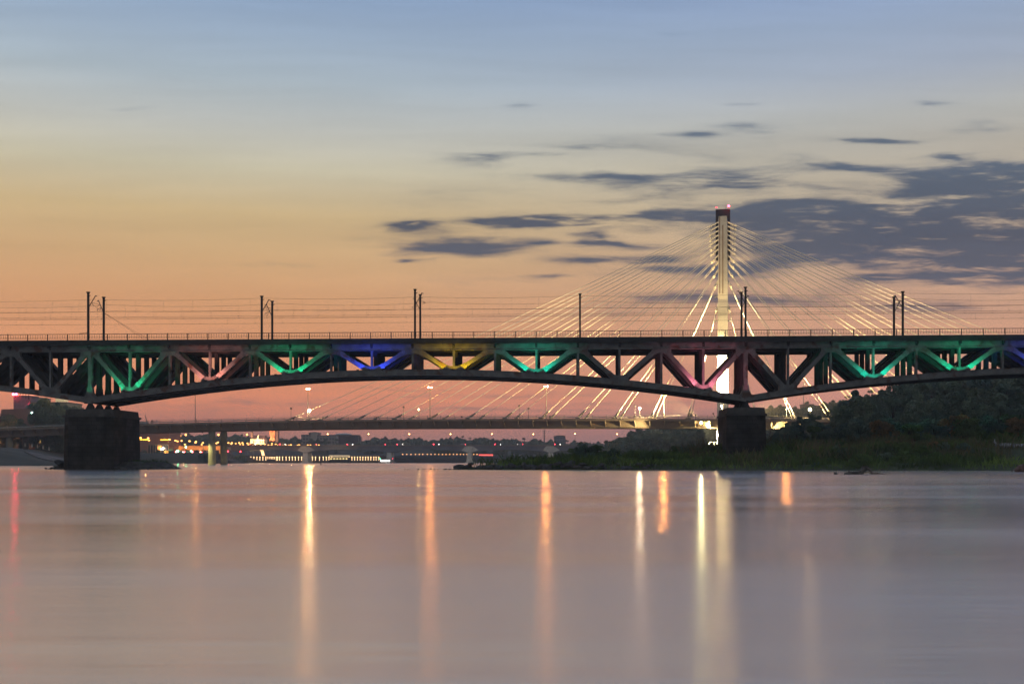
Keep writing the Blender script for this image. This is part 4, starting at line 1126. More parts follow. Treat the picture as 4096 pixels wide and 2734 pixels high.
KT = [Kind(name='tree', h=14, wd=11, seed=11, trunk_frac=0.06, leafmat=M['leaf_dark'], nleaf=9000, leaf=0.30),
      Kind(name='tree', h=15, wd=9, seed=12, trunk_frac=0.06, leafmat=M['leaf_blue'], nleaf=8500, leaf=0.28),
      Kind(name='tree', h=12, wd=11, seed=13, trunk_frac=0.06, leafmat=M['leaf_dark'], nleaf=9000, leaf=0.27, nclump=44),
      Kind(name='tree', h=16, wd=9, seed=14, leafmat=M['leaf_blue'], nleaf=9000, leaf=0.30, shape='tall')]
KS = [Kind(name='shrub', h=3.2, wd=4.2, seed=21, leafmat=M['leaf_blue'], nleaf=3600, leaf=0.13, trunk_frac=0.05, nclump=26, shape='bush'),
      Kind(name='shrub', h=2.8, wd=4.0, seed=22, leafmat=M['leaf_green'], nleaf=3600, leaf=0.12, trunk_frac=0.05, nclump=26, shape='bush'),
      Kind(name='shrub', h=3.0, wd=3.6, seed=23, leafmat=M['leaf_rust'], nleaf=3000, leaf=0.12, trunk_frac=0.05, nclump=22, shape='bush')]
KF = [Kind(name='far_tree', h=13, wd=12, seed=31, shape='bush', trunk_frac=0.03, leafmat=M['leaf_dark'], nleaf=1800, leaf=0.75, nclump=22),
      Kind(name='far_tree', h=14, wd=10, seed=32, shape='bush', trunk_frac=0.03, leafmat=M['leaf_dark'], nleaf=1800, leaf=0.7, nclump=20),
      Kind(name='far_tree', h=15, wd=7, seed=33, trunk_frac=0.03, leafmat=M['leaf_dark'], nleaf=1200, leaf=0.6, shape='tall', nclump=18)]
rt = random.Random(99)
def top_z(px, prof):
    for (a, ya), (b_, yb) in zip(prof[:-1], prof[1:]):
        if a <= px <= b_: return ya+(yb-ya)*(px-a)/(b_-a)
    return prof[-1][1]
# near woods behind the railway bridge, right: target crown tops seen at the picture
prof = [(3060, 1712), (3130, 1690), (3200, 1668), (3280, 1650), (3340, 1600), (3400, 1578), (3470, 1585), (3540, 1545), (3620, 1530), (3700, 1512), (3800, 1490), (3900, 1480), (4000, 1475), (4100, 1470), (4500, 1460)]
nt_ = 0
rows = [(205, 3170, 4650, 118, 0.60), (228, 3230, 4650, 108, 0.80), (258, 3330, 4650, 98, 0.95), (295, 3400, 4600, 88, 1.0), (330, 3500, 4300, 95, 1.02)]
for Y, p0, p1, st_, fr in rows:
    p = p0+rt.uniform(0, 40)
    while p < p1:
        y = Y+rt.uniform(-7, 7); x = Xat(p, y); z0 = gh(h_right, x, y)
        zt = Zat(top_z(p, prof)+rt.uniform(-10, 26), y)
        hh = max(3.2, (zt-z0)*fr*rt.uniform(0.88, 1.06)+ (0.5 if fr > 0.9 else 0))
        k = KT[rt.randrange(4)]
        sc = hh/k.k['h']
        side = 'at the left end of' if p < 3330 else ('in the middle of' if p < 3750 else 'at the right end of')
        depth = {205: 'front row', 228: 'second row', 258: 'third row', 295: 'fourth row', 330: 'rear row'}[Y]
        k.put((x, y, z0-0.1), (max(sc, 0.55)*1.05, sc), rt.uniform(0, 6), 'dark leafy tree, %s, %s the woods behind the right bank' % (depth, side), 'tree', 'trees of the dark woods behind the right bank, %s, %s' % (depth, side))
        nt_ += 1
        p += st_*rt.uniform(0.7, 1.25)
# feathery young trees just right of the stone pier
for px, Y, hh in ((3105, 210, 3.6), (3150, 222, 5.2), (3200, 215, 6.0), (3250, 212, 6.2)):
    x = Xat(px, Y); z0 = gh(h_right, x, Y); KT[1].put((x, Y, z0-0.1), (hh/15*1.3, hh/15), rt.uniform(0, 6), 'pale feathery young tree, %s right of the grassy-bank stone pier' % ({3105: 'first', 3150: 'second', 3200: 'third', 3250: 'fourth'}[px]), 'tree', 'young trees beside the grassy-bank stone pier')
# shrubs along the top of the bank
shr = [(2255, 166, 1.3, 0), (2300, 165, 2.2, 1), (2345, 164, 2.9, 0), (2390, 165, 2.4, 1), (2450, 166, 1.9, 0), (2530, 168, 1.6, 1), (2620, 170, 1.7, 0), (2700, 170, 2.0, 1), (2755, 168, 2.1, 0), (2830, 169, 1.8, 1),
       (3080, 168, 1.6, 0), (3130, 172, 2.3, 0), (3190, 176, 2.8, 0), (3250, 178, 3.0, 1), (3300, 176, 2.7, 0), (3370, 178, 3.4, 0), (3440, 174, 3.6, 0), (3520, 172, 3.8, 2), (3575, 176, 4.0, 0), (3640, 172, 3.4, 1), (3690, 176, 4.2, 0), (3740, 170, 3.6, 0), (3790, 174, 4.3, 0), (3830, 172, 4.6, 2),
       (3880, 170, 4.0, 1), (3930, 174, 4.4, 0), (3985, 170, 3.6, 0), (4040, 172, 4.4, 1), (4070, 168, 3.8, 2), (4120, 170, 4.4, 0), (4190, 170, 4.4, 0)]
for i, (px, Y, hh, k) in enumerate(shr):
    x = Xat(px, Y); z0 = gh(h_right, x, Y); kk = KS[k]
    look = ['blue-green shrub', 'green shrub', 'rust-orange leaved shrub'][k]
    kk.put((x, Y, z0-0.15), (hh/kk.k['h']*1.15, hh/kk.k['h']), rt.uniform(0, 6), '%s, %s from the left along the top of the grassy bank' % (look, ordw(i+1)), 'shrub', 'shrubs along the top of the grassy bank')
tus = []
for i in range(84):
    px = 2300+i*22+rt.uniform(-18, 18); Y = rt.uniform(145, 165); x = Xat(px, Y); z0 = gh(h_right, x, Y)
    if z0 < 0.5 or abs(x-66.5) < 6: continue
    hh = rt.uniform(0.6, 1.2)+0.9*rt.random()**3; k = KS[rt.choice([0, 1, 1, 1, 2] if px > 3200 else [0, 1, 1])]
    tus.append(px); zone = 'before the grassy-bank pier' if px < 3070 else ('below the woods' if px < 3650 else 'near the bleached log')
    k.put((x, Y, z0-0.1), (hh/k.k['h']*1.5, hh/k.k['h']), rt.uniform(0, 6), 'low leafy clump in the bank grass %s' % zone, 'shrub', 'low clumps in the bank grass %s' % zone)
# hazy wooded slope behind the road bridge
profm = [(2380, 1775), (2440, 1752), (2500, 1735), (2560, 1716), (2640, 1700), (2760, 1690), (2900, 1672), (3000, 1640), (3090, 1618), (3160, 1622), (3280, 1610), (3400, 1585), (3560, 1560), (3760, 1540), (4100, 1510)]
for Y, p0, p1, st_, fr in ((430, 2960, 3600, 75, 0.45), (560, 2400, 3500, 62, 0.72), (640, 2430, 4100, 60, 0.9), (730, 2560, 4100, 58, 1.0)):
    p = p0
    while p < p1:
        y = Y+rt.uniform(-20, 20); x = Xat(p, y)
        if x > 45 and (Y > 500 or x > 92):
            z0 = gh(h_right, x, y); zt = Zat(top_z(p, profm)+rt.uniform(-6, 10), y); hh = max(5, (zt-z0)*fr*1.12)
            k = KF[rt.randrange(2) if rt.random() < .85 else 2]; sc = hh/k.k['h']
            where = 'left of the pylon' if p < 2890 else 'right of the pylon'
            rowd = {430: 'front row', 560: 'second row', 640: 'third row', 730: 'rear row'}[Y]
            k.put((x, y, z0-0.2), (min(1.6, max(sc, 0.8)), sc), rt.uniform(0, 6), 'hazy blue-grey tree, %s on the slope %s' % (rowd, where), 'tree', 'hazy trees on the slope %s, %s' % (where, rowd))
        p += st_*rt.uniform(0.7, 1.2)
# treeline beyond the far girder bridge
proff = [(540, 1742), (700, 1735), (800, 1730), (900, 1735), (960, 1732), (1010, 1737), (1080, 1745), (1200, 1741), (1330, 1735), (1370, 1742), (1440, 1752), (1480, 1748), (1510, 1744), (1560, 1743), (1620, 1752), (1660, 1745), (1700, 1752), (1790, 1745), (1850, 1745), (1900, 1744), (1960, 1740), (2010, 1746), (2080, 1752), (2140, 1748), (2240, 1760), (2300, 1758), (2400, 1765), (2500, 1765)]
for Y, st_, fr in ((1010, 40, 0.42), (1120, 36, 0.8), (1230, 30, 1.0)):
    p = 560 if Y > 1050 else 1750
    while p < 2460:
        y = Y+rt.uniform(-30, 30); x = Xat(p, y); z0 = gh(h_left, x, y)
        if not (Y > 1100 and Y < 1200 and 985 < p < 1110) and not (Y < 1050 and p > 2430):
            zt = Zat(top_z(p, proff)+rt.uniform(-4, 8), y); hh = max(6, (zt-z0)*fr); k = KF[2] if rt.random() < 0.12 else KF[rt.randrange(2)]
            sc = hh/k.k['h']; seg = 'left of' if p < 1215 else ('over' if p < 1880 else 'right of')
            rowd = {1010: 'front', 1120: 'middle', 1230: 'rear'}[Y]
            k.put((x, y, z0-0.3), (min(1.7, max(sc*1.05, 0.9)), sc), rt.uniform(0, 6), 'hazy tree, %s row of the distant treeline, %s the far bridge middle' % (rowd, seg), 'tree', 'distant treeline, %s row, %s the far bridge middle' % (rowd, seg))
        p += st_*rt.uniform(0.7, 1.3)
def woodland(name, f, prof_, p0, p1, Y0, Y1, n, size, seed, label, drop=(0.0, 1.0), lift=0.0):
    r = np.random.default_rng(seed); p = r.uniform(p0, p1, n); y = r.uniform(Y0, Y1, n); x = (p-CX)/F*y
    yt = np.interp(p, [a for a, _ in prof_], [b_ for _, b_ in prof_])+lift
    bump = 10*np.abs(np.sin(p*0.045+2.0*np.sin(p*0.011)))+7*vnoise(p*0.09, y*0.02)
    zt = CAMZ+(HY-(yt+bump))/F*y; z0 = f(x, y); z = z0+(zt-z0)*r.random(n)**0.7
    c = np.stack([x, y, z], 1); a = r.normal(size=(n, 3)); a /= np.linalg.norm(a, axis=1)[:, None]; b2 = np.cross(a, r.normal(size=(n, 3))); b2 /= np.linalg.norm(b2, axis=1)[:, None]
    a *= size; b2 *= size*0.7; o = quads_object(name, np.stack([c-a, c-b2, c+a, c+b2], 1), M['leaf_dark']); tag(o, label, None, None, 'stuff')
woodland('distant_woodland', h_left, proff, 560, 2450, 1180, 1270, 42000, 1.1, 5, 'continuous dark woodland behind the distant treeline', lift=3)
woodland('slope_woodland', h_right, profm, 2420, 3500, 600, 720, 30000, 0.8, 6, 'hazy undergrowth filling the wooded slope behind the road bridge', lift=4)
# trees on the left bank
for i, (px, Y, yt, k, lb_) in enumerate([(150, 470, 1600, 1, 'tall thin-leaved tree in front of the pale hall roof'), (182, 476, 1592, 0, 'wispy tall tree second left of the pier on the islet'), (212, 466, 1615, 2, 'round dark tree near the left edge of the islet pier'),
                                   (238, 478, 1608, 1, 'dark tree partly behind the islet pier'), (262, 472, 1620, 1, 'low tree just left of the pier, lit orange'), (35, 474, 1655, 2, 'broad dark tree before the big dark hall, far left'), (85, 470, 1672, 0, 'low dark tree before the big dark hall'),
                                   (300, 480, 1622, 2, 'leafy tree hidden mostly by the islet pier')]):
    x = Xat(px, Y); z0 = gh(h_left, x, Y); hh = Zat(yt, Y)-z0; kk = KT[k]; kk.put((x, Y, z0-0.2), (hh/kk.k['h']*0.8, hh/kk.k['h']), i*1.3, lb_, 'tree', 'trees on the left bank')
for i, (px, Y, yt, k) in enumerate([(575, 655, 1795, 0), (630, 660, 1800, 1), (745, 655, 1803, 0), (700, 650, 1806, 1), (820, 655, 1805, 0), (870, 690, 1808, 1), (960, 730, 1812, 0)]):
    x = Xat(px, Y); z0 = gh(h_left, x, Y); hh = Zat(yt, Y)-z0; kk = KS[k]; kk.put((x, Y, z0-0.2), (hh/kk.k['h']*1.2, hh/kk.k['h']), i*1.7, '%s dark shrub from the left on the quay below the city lamps' % ordw(i+1), 'shrub', 'shrubs on the quay')
# grass on the bank
def blades(name, f, n, x0, x1, y0, y1, hmin, hmax, wid, mat, label, seed, cond=None, lean=0.35):
    r = np.random.default_rng(seed)
    x = r.uniform(x0, x1, n); y = r.uniform(y0, y1, n); z = f(x, y)
    ok = z > 0.12
    if cond is not None: ok &= cond(x, y)
    x, y, z = x[ok], y[ok], z[ok]; n = len(x)
    clump = 0.35+0.8*vnoise(x*0.45+3, y*0.45)+0.9*vnoise(x*0.13+13, y*0.2)**2
    h = (hmin+(hmax-hmin)*r.random(n)**1.5)*clump
    a = r.uniform(0, 2*math.pi, n); dx = np.cos(a)*wid/2; dy = np.sin(a)*wid/2
    lx = r.normal(0, lean, n)*h; ly = r.normal(0, lean, n)*h
    b0 = np.stack([x-dx, y-dy, z-0.1], 1); b1 = np.stack([x+dx, y+dy, z-0.1], 1)
    t1 = np.stack([x+lx*0.5+dx*.6, y+ly*0.5+dy*.6, z+h*0.65], 1); t0 = np.stack([x+lx, y+ly, z+h], 1)
    o = quads_object(name, np.stack([b0, b1, t1, t0], 1), mat)
    tag(o, label, None, None, 'stuff'); return o
blades('grass', h_right, 120000, -6, 110, 128, 175, 0.35, 1.25, 0.085, M['grassblade'], 'tall green grass covering the right riverbank', 3, cond=lambda x, y: ~((np.abs(x-66.5) < 5.0) & (y > 144) & (y < 153.5)) & ((vnoise(x*0.7+5, y*0.7) > 0.27)) & ~((vnoise(x*0.16+7, y*0.3+2) > 0.62)))
blades('fresh_grass', h_right, 60000, -2, 110, 128, 172, 0.3, 0.9, 0.075, M['brightgrass'], 'brighter fresh grass in patches on the right riverbank', 13, cond=lambda x, y: (vnoise(x*0.16+7, y*0.3+2) > 0.56) & ~((np.abs(x-66.5) < 5.0) & (y > 144) & (y < 153.5)))
blades('dry_grass', h_right, 9000, 24, 90, 145, 172, 0.8, 2.0, 0.05, M['drygrass'], 'straw coloured tall grass stalks on the bank', 4, cond=lambda x, y: (vnoise(x*0.2+31, y*0.2) > 0.5), lean=0.2)
blades('weeds', h_isl, 2200, -67, -50, 165, 184, 0.1, 0.55, 0.07, M['grassblade'], 'low weeds on the rocky islet', 8)
# rocks: three shapes, copied
rocks = []
rr_ = random.Random(4)
def rock_proto(seed):
    r = random.Random(seed); m = MB(); m.ico((0, 0, 0), 0.5, 2, 0.10, (1.25, 0.9, 0.7), rnd=r)
    return m
RP = [None]*4
def rock(x, y, z, s, label, group, rz=None):
    i = rr_.randrange(4)
    if RP[i] is None: o = RP[i] = rock_proto(40+i).build('rock', M['rock'])
    else: o = RP[i].copy(); COL.objects.link(o)
    o.location = (x, y, z); o.scale = (s*rr_.uniform(.8, 1.4), s*rr_.uniform(.8, 1.1), s*rr_.uniform(.6, 1.0)); o.rotation_euler = (rr_.uniform(-.3, .3), rr_.uniform(-.3, .3), rr_.uniform(0, 6))
    tag(o, label, 'rock', group)
for i in range(46):
    t = i/45; px = 1862+t*640+rr_.uniform(-6, 6)
    # follow the shore
    x = -7.6+ (px-1862)/640*26; 
    ys = np.interp(x, [-7.5, -2, 6, 14, 24], [160.5, 157.5, 154.5, 151, 147.5]); y = ys+rr_.uniform(-0.2, 1.6); s = rr_.uniform(0.5, 1.35) if px < 2300 else rr_.uniform(0.4, 0.9)
    seg = 'at the tip of the spit' if px < 2010 else ('left half of the spit shore' if px < 2250 else 'along the grassy shore right of the spit')
    rock(x, y, 0.18+0.12*s+max(0, rr_.uniform(-.2, .6)) , s, 'dark rounded boulder %s' % seg, 'boulders %s' % seg)
for i in range(30):
    px = 2560+i*52+rr_.uniform(-20, 20)
    # waterline in front of the grass
    lo, hi = 120.0, 165.0
    for _ in range(30):
        md = (lo+hi)/2
        if gh(h_right, Xat(px, md), md) > 0.05: hi = md
        else: lo = md
    rock(Xat(px, hi), hi+rr_.uniform(-0.3, 0.8), 0.05, rr_.uniform(0.2, 0.55), 'small stone at the waterline of the grassy bank', 'small stones at the waterline of the grassy bank')
for i, (px, py, s) in enumerate([(1700, 1879, .28), (1722, 1879.5, .45), (1738, 1879, .3), (1620, 1879.5, .3), (1634, 1879.5, .3), (1674, 1879, .4), (1690, 1879, .3), (1780, 1878, .6), (1800, 1878, .45), (1822, 1877.5, .7), (1840, 1877, .6), (1752, 1879, .3)]):
    Y = 157.0; x = Xat(px, Y); rock(x, Y+rr_.uniform(-1, 1), 0.03*s, s, 'flat wet stone barely above the water left of the spit, %s from the left' % ordw(sorted([1700, 1722, 1738, 1620, 1634, 1674, 1690, 1780, 1800, 1822, 1840, 1752]).index(px)+1), 'wet stones left of the spit')
for i in range(20):
    t = i/19; x = -67.5+19*t; y = np.interp(x, [-68.2, -66, -60, -52, -49], [167.5, 166.4, 165.2, 165.6, 167.5])+rr_.uniform(0.0, 1.0)
    rock(x, y, 0.12, rr_.uniform(0.35, 0.95), 'dark stone %s of the islet' % ('on the left edge' if t < .4 else ('along the front' if t < .75 else 'on the right edge')), 'stones of the islet, part %d' % (0 if t < .4 else (1 if t < .75 else 2)))
rock(-65.4, 168.0, 0.9, 1.7, 'large pointed rock at the left end of the islet', None)
# driftwood branch in the water
Yd = 100.0
def dw(px, py): v = at(px, py, Yd); return (v.x, v.y+random.uniform(-.1, .1), v.z)
o = empty('driftwood', (Xat(3440, Yd), Yd, 0), 0, 'twisted driftwood branch lying in the shallow water before the bank', 'driftwood')
m = MB()
def P_(px, py, dy=0): v = at(px, py, Yd); return (v.x-Xat(3440, Yd), dy, v.z)
m.tube([P_(3378, 1896), P_(3395, 1892, .1), P_(3430, 1893), P_(3450, 1886, .2), P_(3460, 1874, .3), P_(3470, 1870.5, .3), P_(3480, 1876, .2), P_(3487, 1887, .1), P_(3492, 1896, .1)], [.12, .16, .2, .24, .26, .2, .14, .1, .06], 7)
m.tube([P_(3400, 1893), P_(3396, 1885), P_(3395, 1878)], [.16, .12, .06], 6)
m.tube([P_(3384, 1895), P_(3386, 1889)], [.07, .03], 5)
m.build('bough', M['wood'], o)
for q in (((3450, 1890), (3480, 1886), (3512, 1883)), ((3480, 1893), (3510, 1890), (3530, 1895)), ((3490, 1896), (3520, 1893), (3548, 1896)), ((3350, 1895), (3341, 1893), (3336, 1891))):
    m = MB(); m.tube([P_(*a) for a in q], [.05, .04, .02] if q[0][0] > 3400 else [.09, .12, .08], 5); m.build('twig', M['wood'], o)
# bleached log on the bank
Yl = 152.0; xl = Xat(4062, Yl); zl = Zat(1783, Yl)
o = empty('bleached_log', (xl, Yl, zl), 0, 'pale weathered log lying high in the bank grass at the right edge', 'log')
m = MB(); m.tube([(-2.6, 0, 0.1), (-1.2, .1, 0.05), (0.5, 0, -0.02), (3.0, .2, -.1)], [0.22, 0.36, 0.34, 0.3], 10); m.build('log_trunk', M['palewood'], o)
m = MB(); m.tube([(-2.4, 0, 0.1), (-2.75, 0, 0.6), (-2.7, 0, 1.0)], [0.13, 0.09, 0.05], 6); m.tube([(-2.6, 0, 0.35), (-3.0, 0, 0.6)], [.07, .03], 5); m.build('branch_stub', M['palewood'], o)
# reddish stump at the waterline
Ys = 125.0; xs_ = Xat(4096, Ys)
o = empty('waterlogged_stump', (xs_, Ys, 0), 0, 'brown root stump at the waterline on the right edge', 'stump')
m = MB(); m.tube([(-1.0, 0, 0.1), (-0.5, 0, 0.32), (0.4, 0, 0.4), (1.6, 0.1, 0.3)], [0.18, 0.42, 0.5, 0.45], 9); m.build('stump_body', mat_noise('red_brown_wood', (0.09, 0.05, 0.04), (0.2, 0.12, 0.1), 2, 0.8, 0, .4, 6), o)
m = MB(); m.tube([(-0.2, 0, 0.6), (0.15, 0, 1.0), (0.2, 0, 1.4)], [0.10, 0.07, 0.03], 6); m.tube([(-0.9, 0, 0.3), (-1.3, 0, 0.15), (-1.3, 0, -0.1)], [0.12, 0.09, 0.06], 6); m.build('root', M['wood'], o)

# ------------------------------------------------------------ city lamps
e_city = mat_emit('city_sodium_lamp', (1.0, 0.42, 0.10), 6.5)
e_city2 = mat_emit('city_amber_lamp', (1.0, 0.55, 0.18), 60)
e_green = mat_emit('green_signal', (0.10, 1.0, 0.45), 60)
e_red = mat_emit('red_tail_light', (1.0, 0.03, 0.05), 40)
e_w = mat_emit('white_lamp', (1.0, 0.85, 0.6), 60)
CL = [(563, 1750, 650), (593, 1751, 660), (597, 1760, 700), (611, 1761, 705), (601, 1771, 720), (678, 1757, 700), (682, 1762, 720), (691, 1767, 730), (702, 1761, 700), (710, 1764, 710), (721, 1741, 760), (743, 1738, 760), (726, 1762, 740), (740, 1776, 700), (758, 1763, 740),
      (782, 1769, 740), (784, 1765, 760), (812, 1770, 740), (807, 1777, 720), (874, 1738, 800), (866, 1772, 780), (872, 1768, 790), (914, 1770, 900), (928, 1770, 905), (925, 1774, 910), (943, 1773, 915), (957, 1770, 920), (961, 1776, 930), (970, 1770, 935), (973, 1777, 940),
      (988, 1737, 1000), (990, 1772, 975), (1003, 1772, 976), (994, 1777, 978), (1011, 1777, 980), (1027, 1774, 982), (1043, 1776, 984), (1060, 1776, 986), (1074, 1779, 988), (1086, 1779, 990), (1088, 1773, 991), (1103, 1775, 992), (1111, 1780, 993), (1122, 1775, 994), (1131, 1777, 995), (1145, 1780, 996),
      (1156, 1780, 997), (1164, 1778, 998), (1190, 1780, 999), (1197, 1778, 1000), (1211, 1782, 1001), (1221, 1782, 1002), (1231, 1779, 1003), (1242, 1779, 1004), (1263, 1779, 1005), (1275, 1779, 1006), (1294, 1781, 1007), (1324, 1782, 1008), (1354, 1782, 1009)]
first = None
CL.sort()
for i, (px, yt, Y) in enumerate(CL):
    x = Xat(px, Y); z0 = gh(h_left, x, Y) if Y < 900 else 7.0
    zt = Zat(yt, Y)
    if zt-z0 < 4: z0 = zt-6
    if first is None:
        first = far_lamp(px, yt, Y, z0, e_city, '', 'orange street lamps of the city', r=0.5, arm=1.0); first_h = zt-z0
        o = first
    else:
        o = copy_tree(first); o.location = (x, Y, z0); k = Y/650; o.scale = (k**0.5*(-1 if i % 3 == 0 else 1), k**0.5, (zt-z0)/first_h)
    tag(o, '%s orange street lamp from the left in the city lights' % ordw(i+1), 'street lamp', 'orange street lamps of the city')
for px, Y, z, wt in ((590, 672, 11, 9000), (640, 672, 11, 9000), (690, 690, 13, 9000), (740, 690, 13, 9000), (790, 690, 13, 8000), (860, 700, 13, 8000), (930, 900, 16, 9000), (1000, 905, 16, 9000), (1080, 905, 16, 9000), (1170, 905, 16, 9000)):  # added point lights with no fixture, brightening the surroundings of the street lamps
    d = bpy.data.lights.new('added_street_glow', 'POINT'); d.energy = wt*0.14; d.color = (1.0, 0.42, 0.12); d.shadow_soft_size = 0.25
    o = bpy.data.objects.new('added_street_glow', d); COL.objects.link(o); o.location = (Xat(px, Y), Y-3, z)
# luminous bollards along the far embankment
BX = [990, 1001, 1013, 1025, 1037, 1049, 1061, 1069, 1077, 1083, 1089, 1095, 1103, 1108, 1116, 1128, 1142, 1155, 1167, 1179, 1192, 1204, 1248, 1260, 1276, 1291, 1303, 1314, 1326, 1395, 1406, 1417, 1428, 1439, 1450, 1461, 1471, 1482, 1494, 1503, 1514]
e_bol = mat_emit('bollard_light', (1.0, 0.62, 0.30), 4.0)
qy = 929.0
m = MB(); m.box(Xat(975, qy), Xat(1560, qy), qy+1.0, qy+6.9, -1, 1.4); m.box(Xat(975, qy), Xat(1560, qy), qy+6.903, qy+9.5, -1, 5.6)
m.box(Xat(1560, qy)+0.003, Xat(2050, qy), qy+5.0, qy+9.5, -1, 3.6)
m.build('quay_wall', M['quay'], None, 'stone embankment wall with a lit lower walkway on the far bank', 'wall')
bo = None
for i, px in enumerate(BX):
    small = 1065 < px < 1100
    if bo is None:
        bo = empty('light_bollard', (0, 0, 0)); mm = MB(); mm.box(-0.12, 0.12, -0.12, 0.12, 0, 3.6); mm.build('post', M['lampgrey'], bo)
        mm = MB(); mm.ico((0, -0.3, 3.4), 0.42, 1, sq=(1, .6, .8)); mm.box(-0.16, 0.16, -0.32, -0.15, 0.6, 3.0); mm.build('lens', e_bol, bo); o = bo
    else: o = copy_tree(bo)
    o.location = (Xat(px, qy), qy+2.6, 1.4); o.scale = (1, 1, 0.55 if small else 1.0)
    if small: o.location.z = 2.9
    tag(o, '%s glowing post from the left along the far embankment' % ordw(i+1), 'lamp', 'glowing posts along the far embankment')
RX = [1611, 1627, 1644, 1662, 1677, 1691, 1709, 1724, 1740, 1755, 1770, 1784, 1799, 1814, 1828, 1842, 1854, 1868, 1895, 1908, 1921, 1934, 1959]
fo_ = None
for i, px in enumerate(RX):
    Y = 960.0
    if fo_ is None: fo_ = far_lamp(px, 1816, Y, 3.0, mat_emit('round_orange_lamp', (1.0, 0.40, 0.12), 4), '', '', r=0.40); o = fo_
    else: o = copy_tree(fo_); o.location = (Xat(px, Y), Y, 3.0)
    tag(o, '%s round orange lamp from the left in the promenade row under the far bridge' % ordw(i+1), 'lamp', 'promenade lamps under the far bridge')
# signals
def signal(px, py, Y, mat, label, r=0.4):
    x = Xat(px, Y); z = Zat(py, Y); z0 = gh(h_left, x, Y) if Y < 920 else z-4
    o = empty('traffic_signal', (x, Y, min(z0, z-1)), 0, label, 'traffic light', 'traffic and signal lights of the city'); h = z-o.location.z
    m = MB(); m.box(-0.08, 0.08, 0, 0.16, 0, h-0.4); m.box(-0.25, 0.25, 0, 0.4, h-0.6, h+0.7); m.build('signal_post', M['black'], o)
    m = MB(); m.ico((0, -0.1, h), r, 1, sq=(1, .5, 1)); m.build('lens', mat, o)
signal(711, 1803, 660, e_green, 'bright green signal left of the lit river column', 0.55)
signal(744, 1787, 700, e_green, 'higher green signal above the road lights', 0.35)
signal(766, 1803, 690, e_green, 'small green signal between the bright one and the lit river column', 0.3)
signal(912, 1804, 700, e_red, 'red signal right beside the dark river column', 0.28)
signal(962, 1805, 760, e_red, 'red signal right of the dark river column', 0.3)
signal(1311, 1785, 948.3, e_green, 'green navigation light on the far bridge, left one', 0.35)
signal(1440, 1785, 948.3, e_green, 'green navigation light on the far bridge, right one', 0.35)
# floodlit sculpture of tall rods
o = empty('light_sculpture', (Xat(1042, 935), 941, 5.3), 0, 'glowing bundle of curved rods on the far embankment', 'sculpture')
m = MB()
for i in range(7): m.tube([(i*0.35, 0, 0), (i*0.3-0.4, 0, 3.2), (-2.2+i*0.55, 0, 6.2-0.2*i)], [0.12, 0.1, 0.05], 4)
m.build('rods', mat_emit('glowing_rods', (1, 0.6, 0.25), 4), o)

# ------------------------------------------------------------ buildings
def building(name, px0, px1, ytop, Y, depth, wallmat, label, cat='building', z0=None, roofz=None):
    x0, x1 = Xat(px0, Y), Xat(px1, Y); zt = Zat(ytop, Y); cx = (x0+x1)/2
    base = gh(h_left, cx, Y)-1 if z0 is None else z0
    o = empty(name, (cx, Y, base), 0, label, cat); w = (x1-x0)/2
    m = MB(); m.box(-w, w, 0, depth, 0, zt-base); m.build('wall', wallmat, o)
    m = MB(); m.box(-w-0.3, w+0.3, -0.3, depth+0.3, zt-base, zt-base+0.5); m.build('roof', M['deckconc'], o)
    return o, w, zt-base
def windows(o, w, rows, cols, z0, z1, mat, ww=1.6, wh=1.8, y=-0.06):
    for r in range(rows):
        for c in range(cols):
            x = -w+(c+0.5)*2*w/cols; z = z0+(r+0.5)*(z1-z0)/rows
            m = MB(); m.box(x-ww/2, x+ww/2, y, y+0.05, z-wh/2, z+wh/2); m.build('window', mat, o)
dwall = mat_noise('dark_hall_cladding', (0.07, 0.05, 0.06), (0.11, 0.08, 0.09), 0.08, 0.7)
brown = mat_noise('red_brown_cladding', (0.22, 0.12, 0.10), (0.3, 0.17, 0.14), 0.1, 0.8)
pale = mat_noise('pale_render', (0.42, 0.36, 0.30), (0.5, 0.44, 0.38), 0.1, 0.8)
lit_w = mat_emit('lit_window', (1.0, 0.72, 0.28), 1.6); dim_w = mat_emit('dim_window', (1.0, 0.75, 0.4), 0.35); glassm = mat_noise('dark_glass', (0.03, 0.035, 0.045), (0.05, 0.05, 0.06), 0.2, 0.2)
# tower block with red roof lights, far left
o, w_, h_ = building('office_tower', 54, 120, 1583, 880, 16, mat_windows('curtain_wall', (0.10, 0.09, 0.11), (0.06, 0.06, 0.08), 3.2, 3.4, 0.7, (1, 0.6, 0.3), 0.03, 1.0), 'dark office tower with red warning lights on its roof, far left')
m = MB(); m.box(-w_, w_+12, -0.2, 3, h_+0.55, h_+0.9); m.build('roof_strip', mat_emit('warm_roof_strip', (1, 0.35, 0.2), 2.2), o)
for xx, zz in ((-w_+0.3, h_+1.2), (w_*0.05-4, h_+1.4), (w_+0.5, h_-7)):
    m = MB(); m.ico((xx, -1.0, zz), 0.75, 1); m.build('red_beacon', mat_emit('red_beacon', (1, 0.02, 0.06), 220 if xx < -w_+1 else 90), o)
o, w_, h_ = building('lit_office_block', 121, 162, 1591, 900, 20, pale, 'office block with greenish lit top floor next to the dark tower')
for r_ in range(2):
    for c in range(6):
        m = MB(); x = -w_+1.0+c*2*w_/6.2+0.4; m.box(x-1.0, x+1.0+1.0, -0.08, -0.02, h_-4.2-r_*5, h_-1.6-r_*5); m.build('window', mat_emit('greenish_window', (0.75, 0.8, 0.35), 0.55) if c == 0 and r_ == 0 else o.children[-1].data.materials[0] if (c or r_) else dim_w, o)
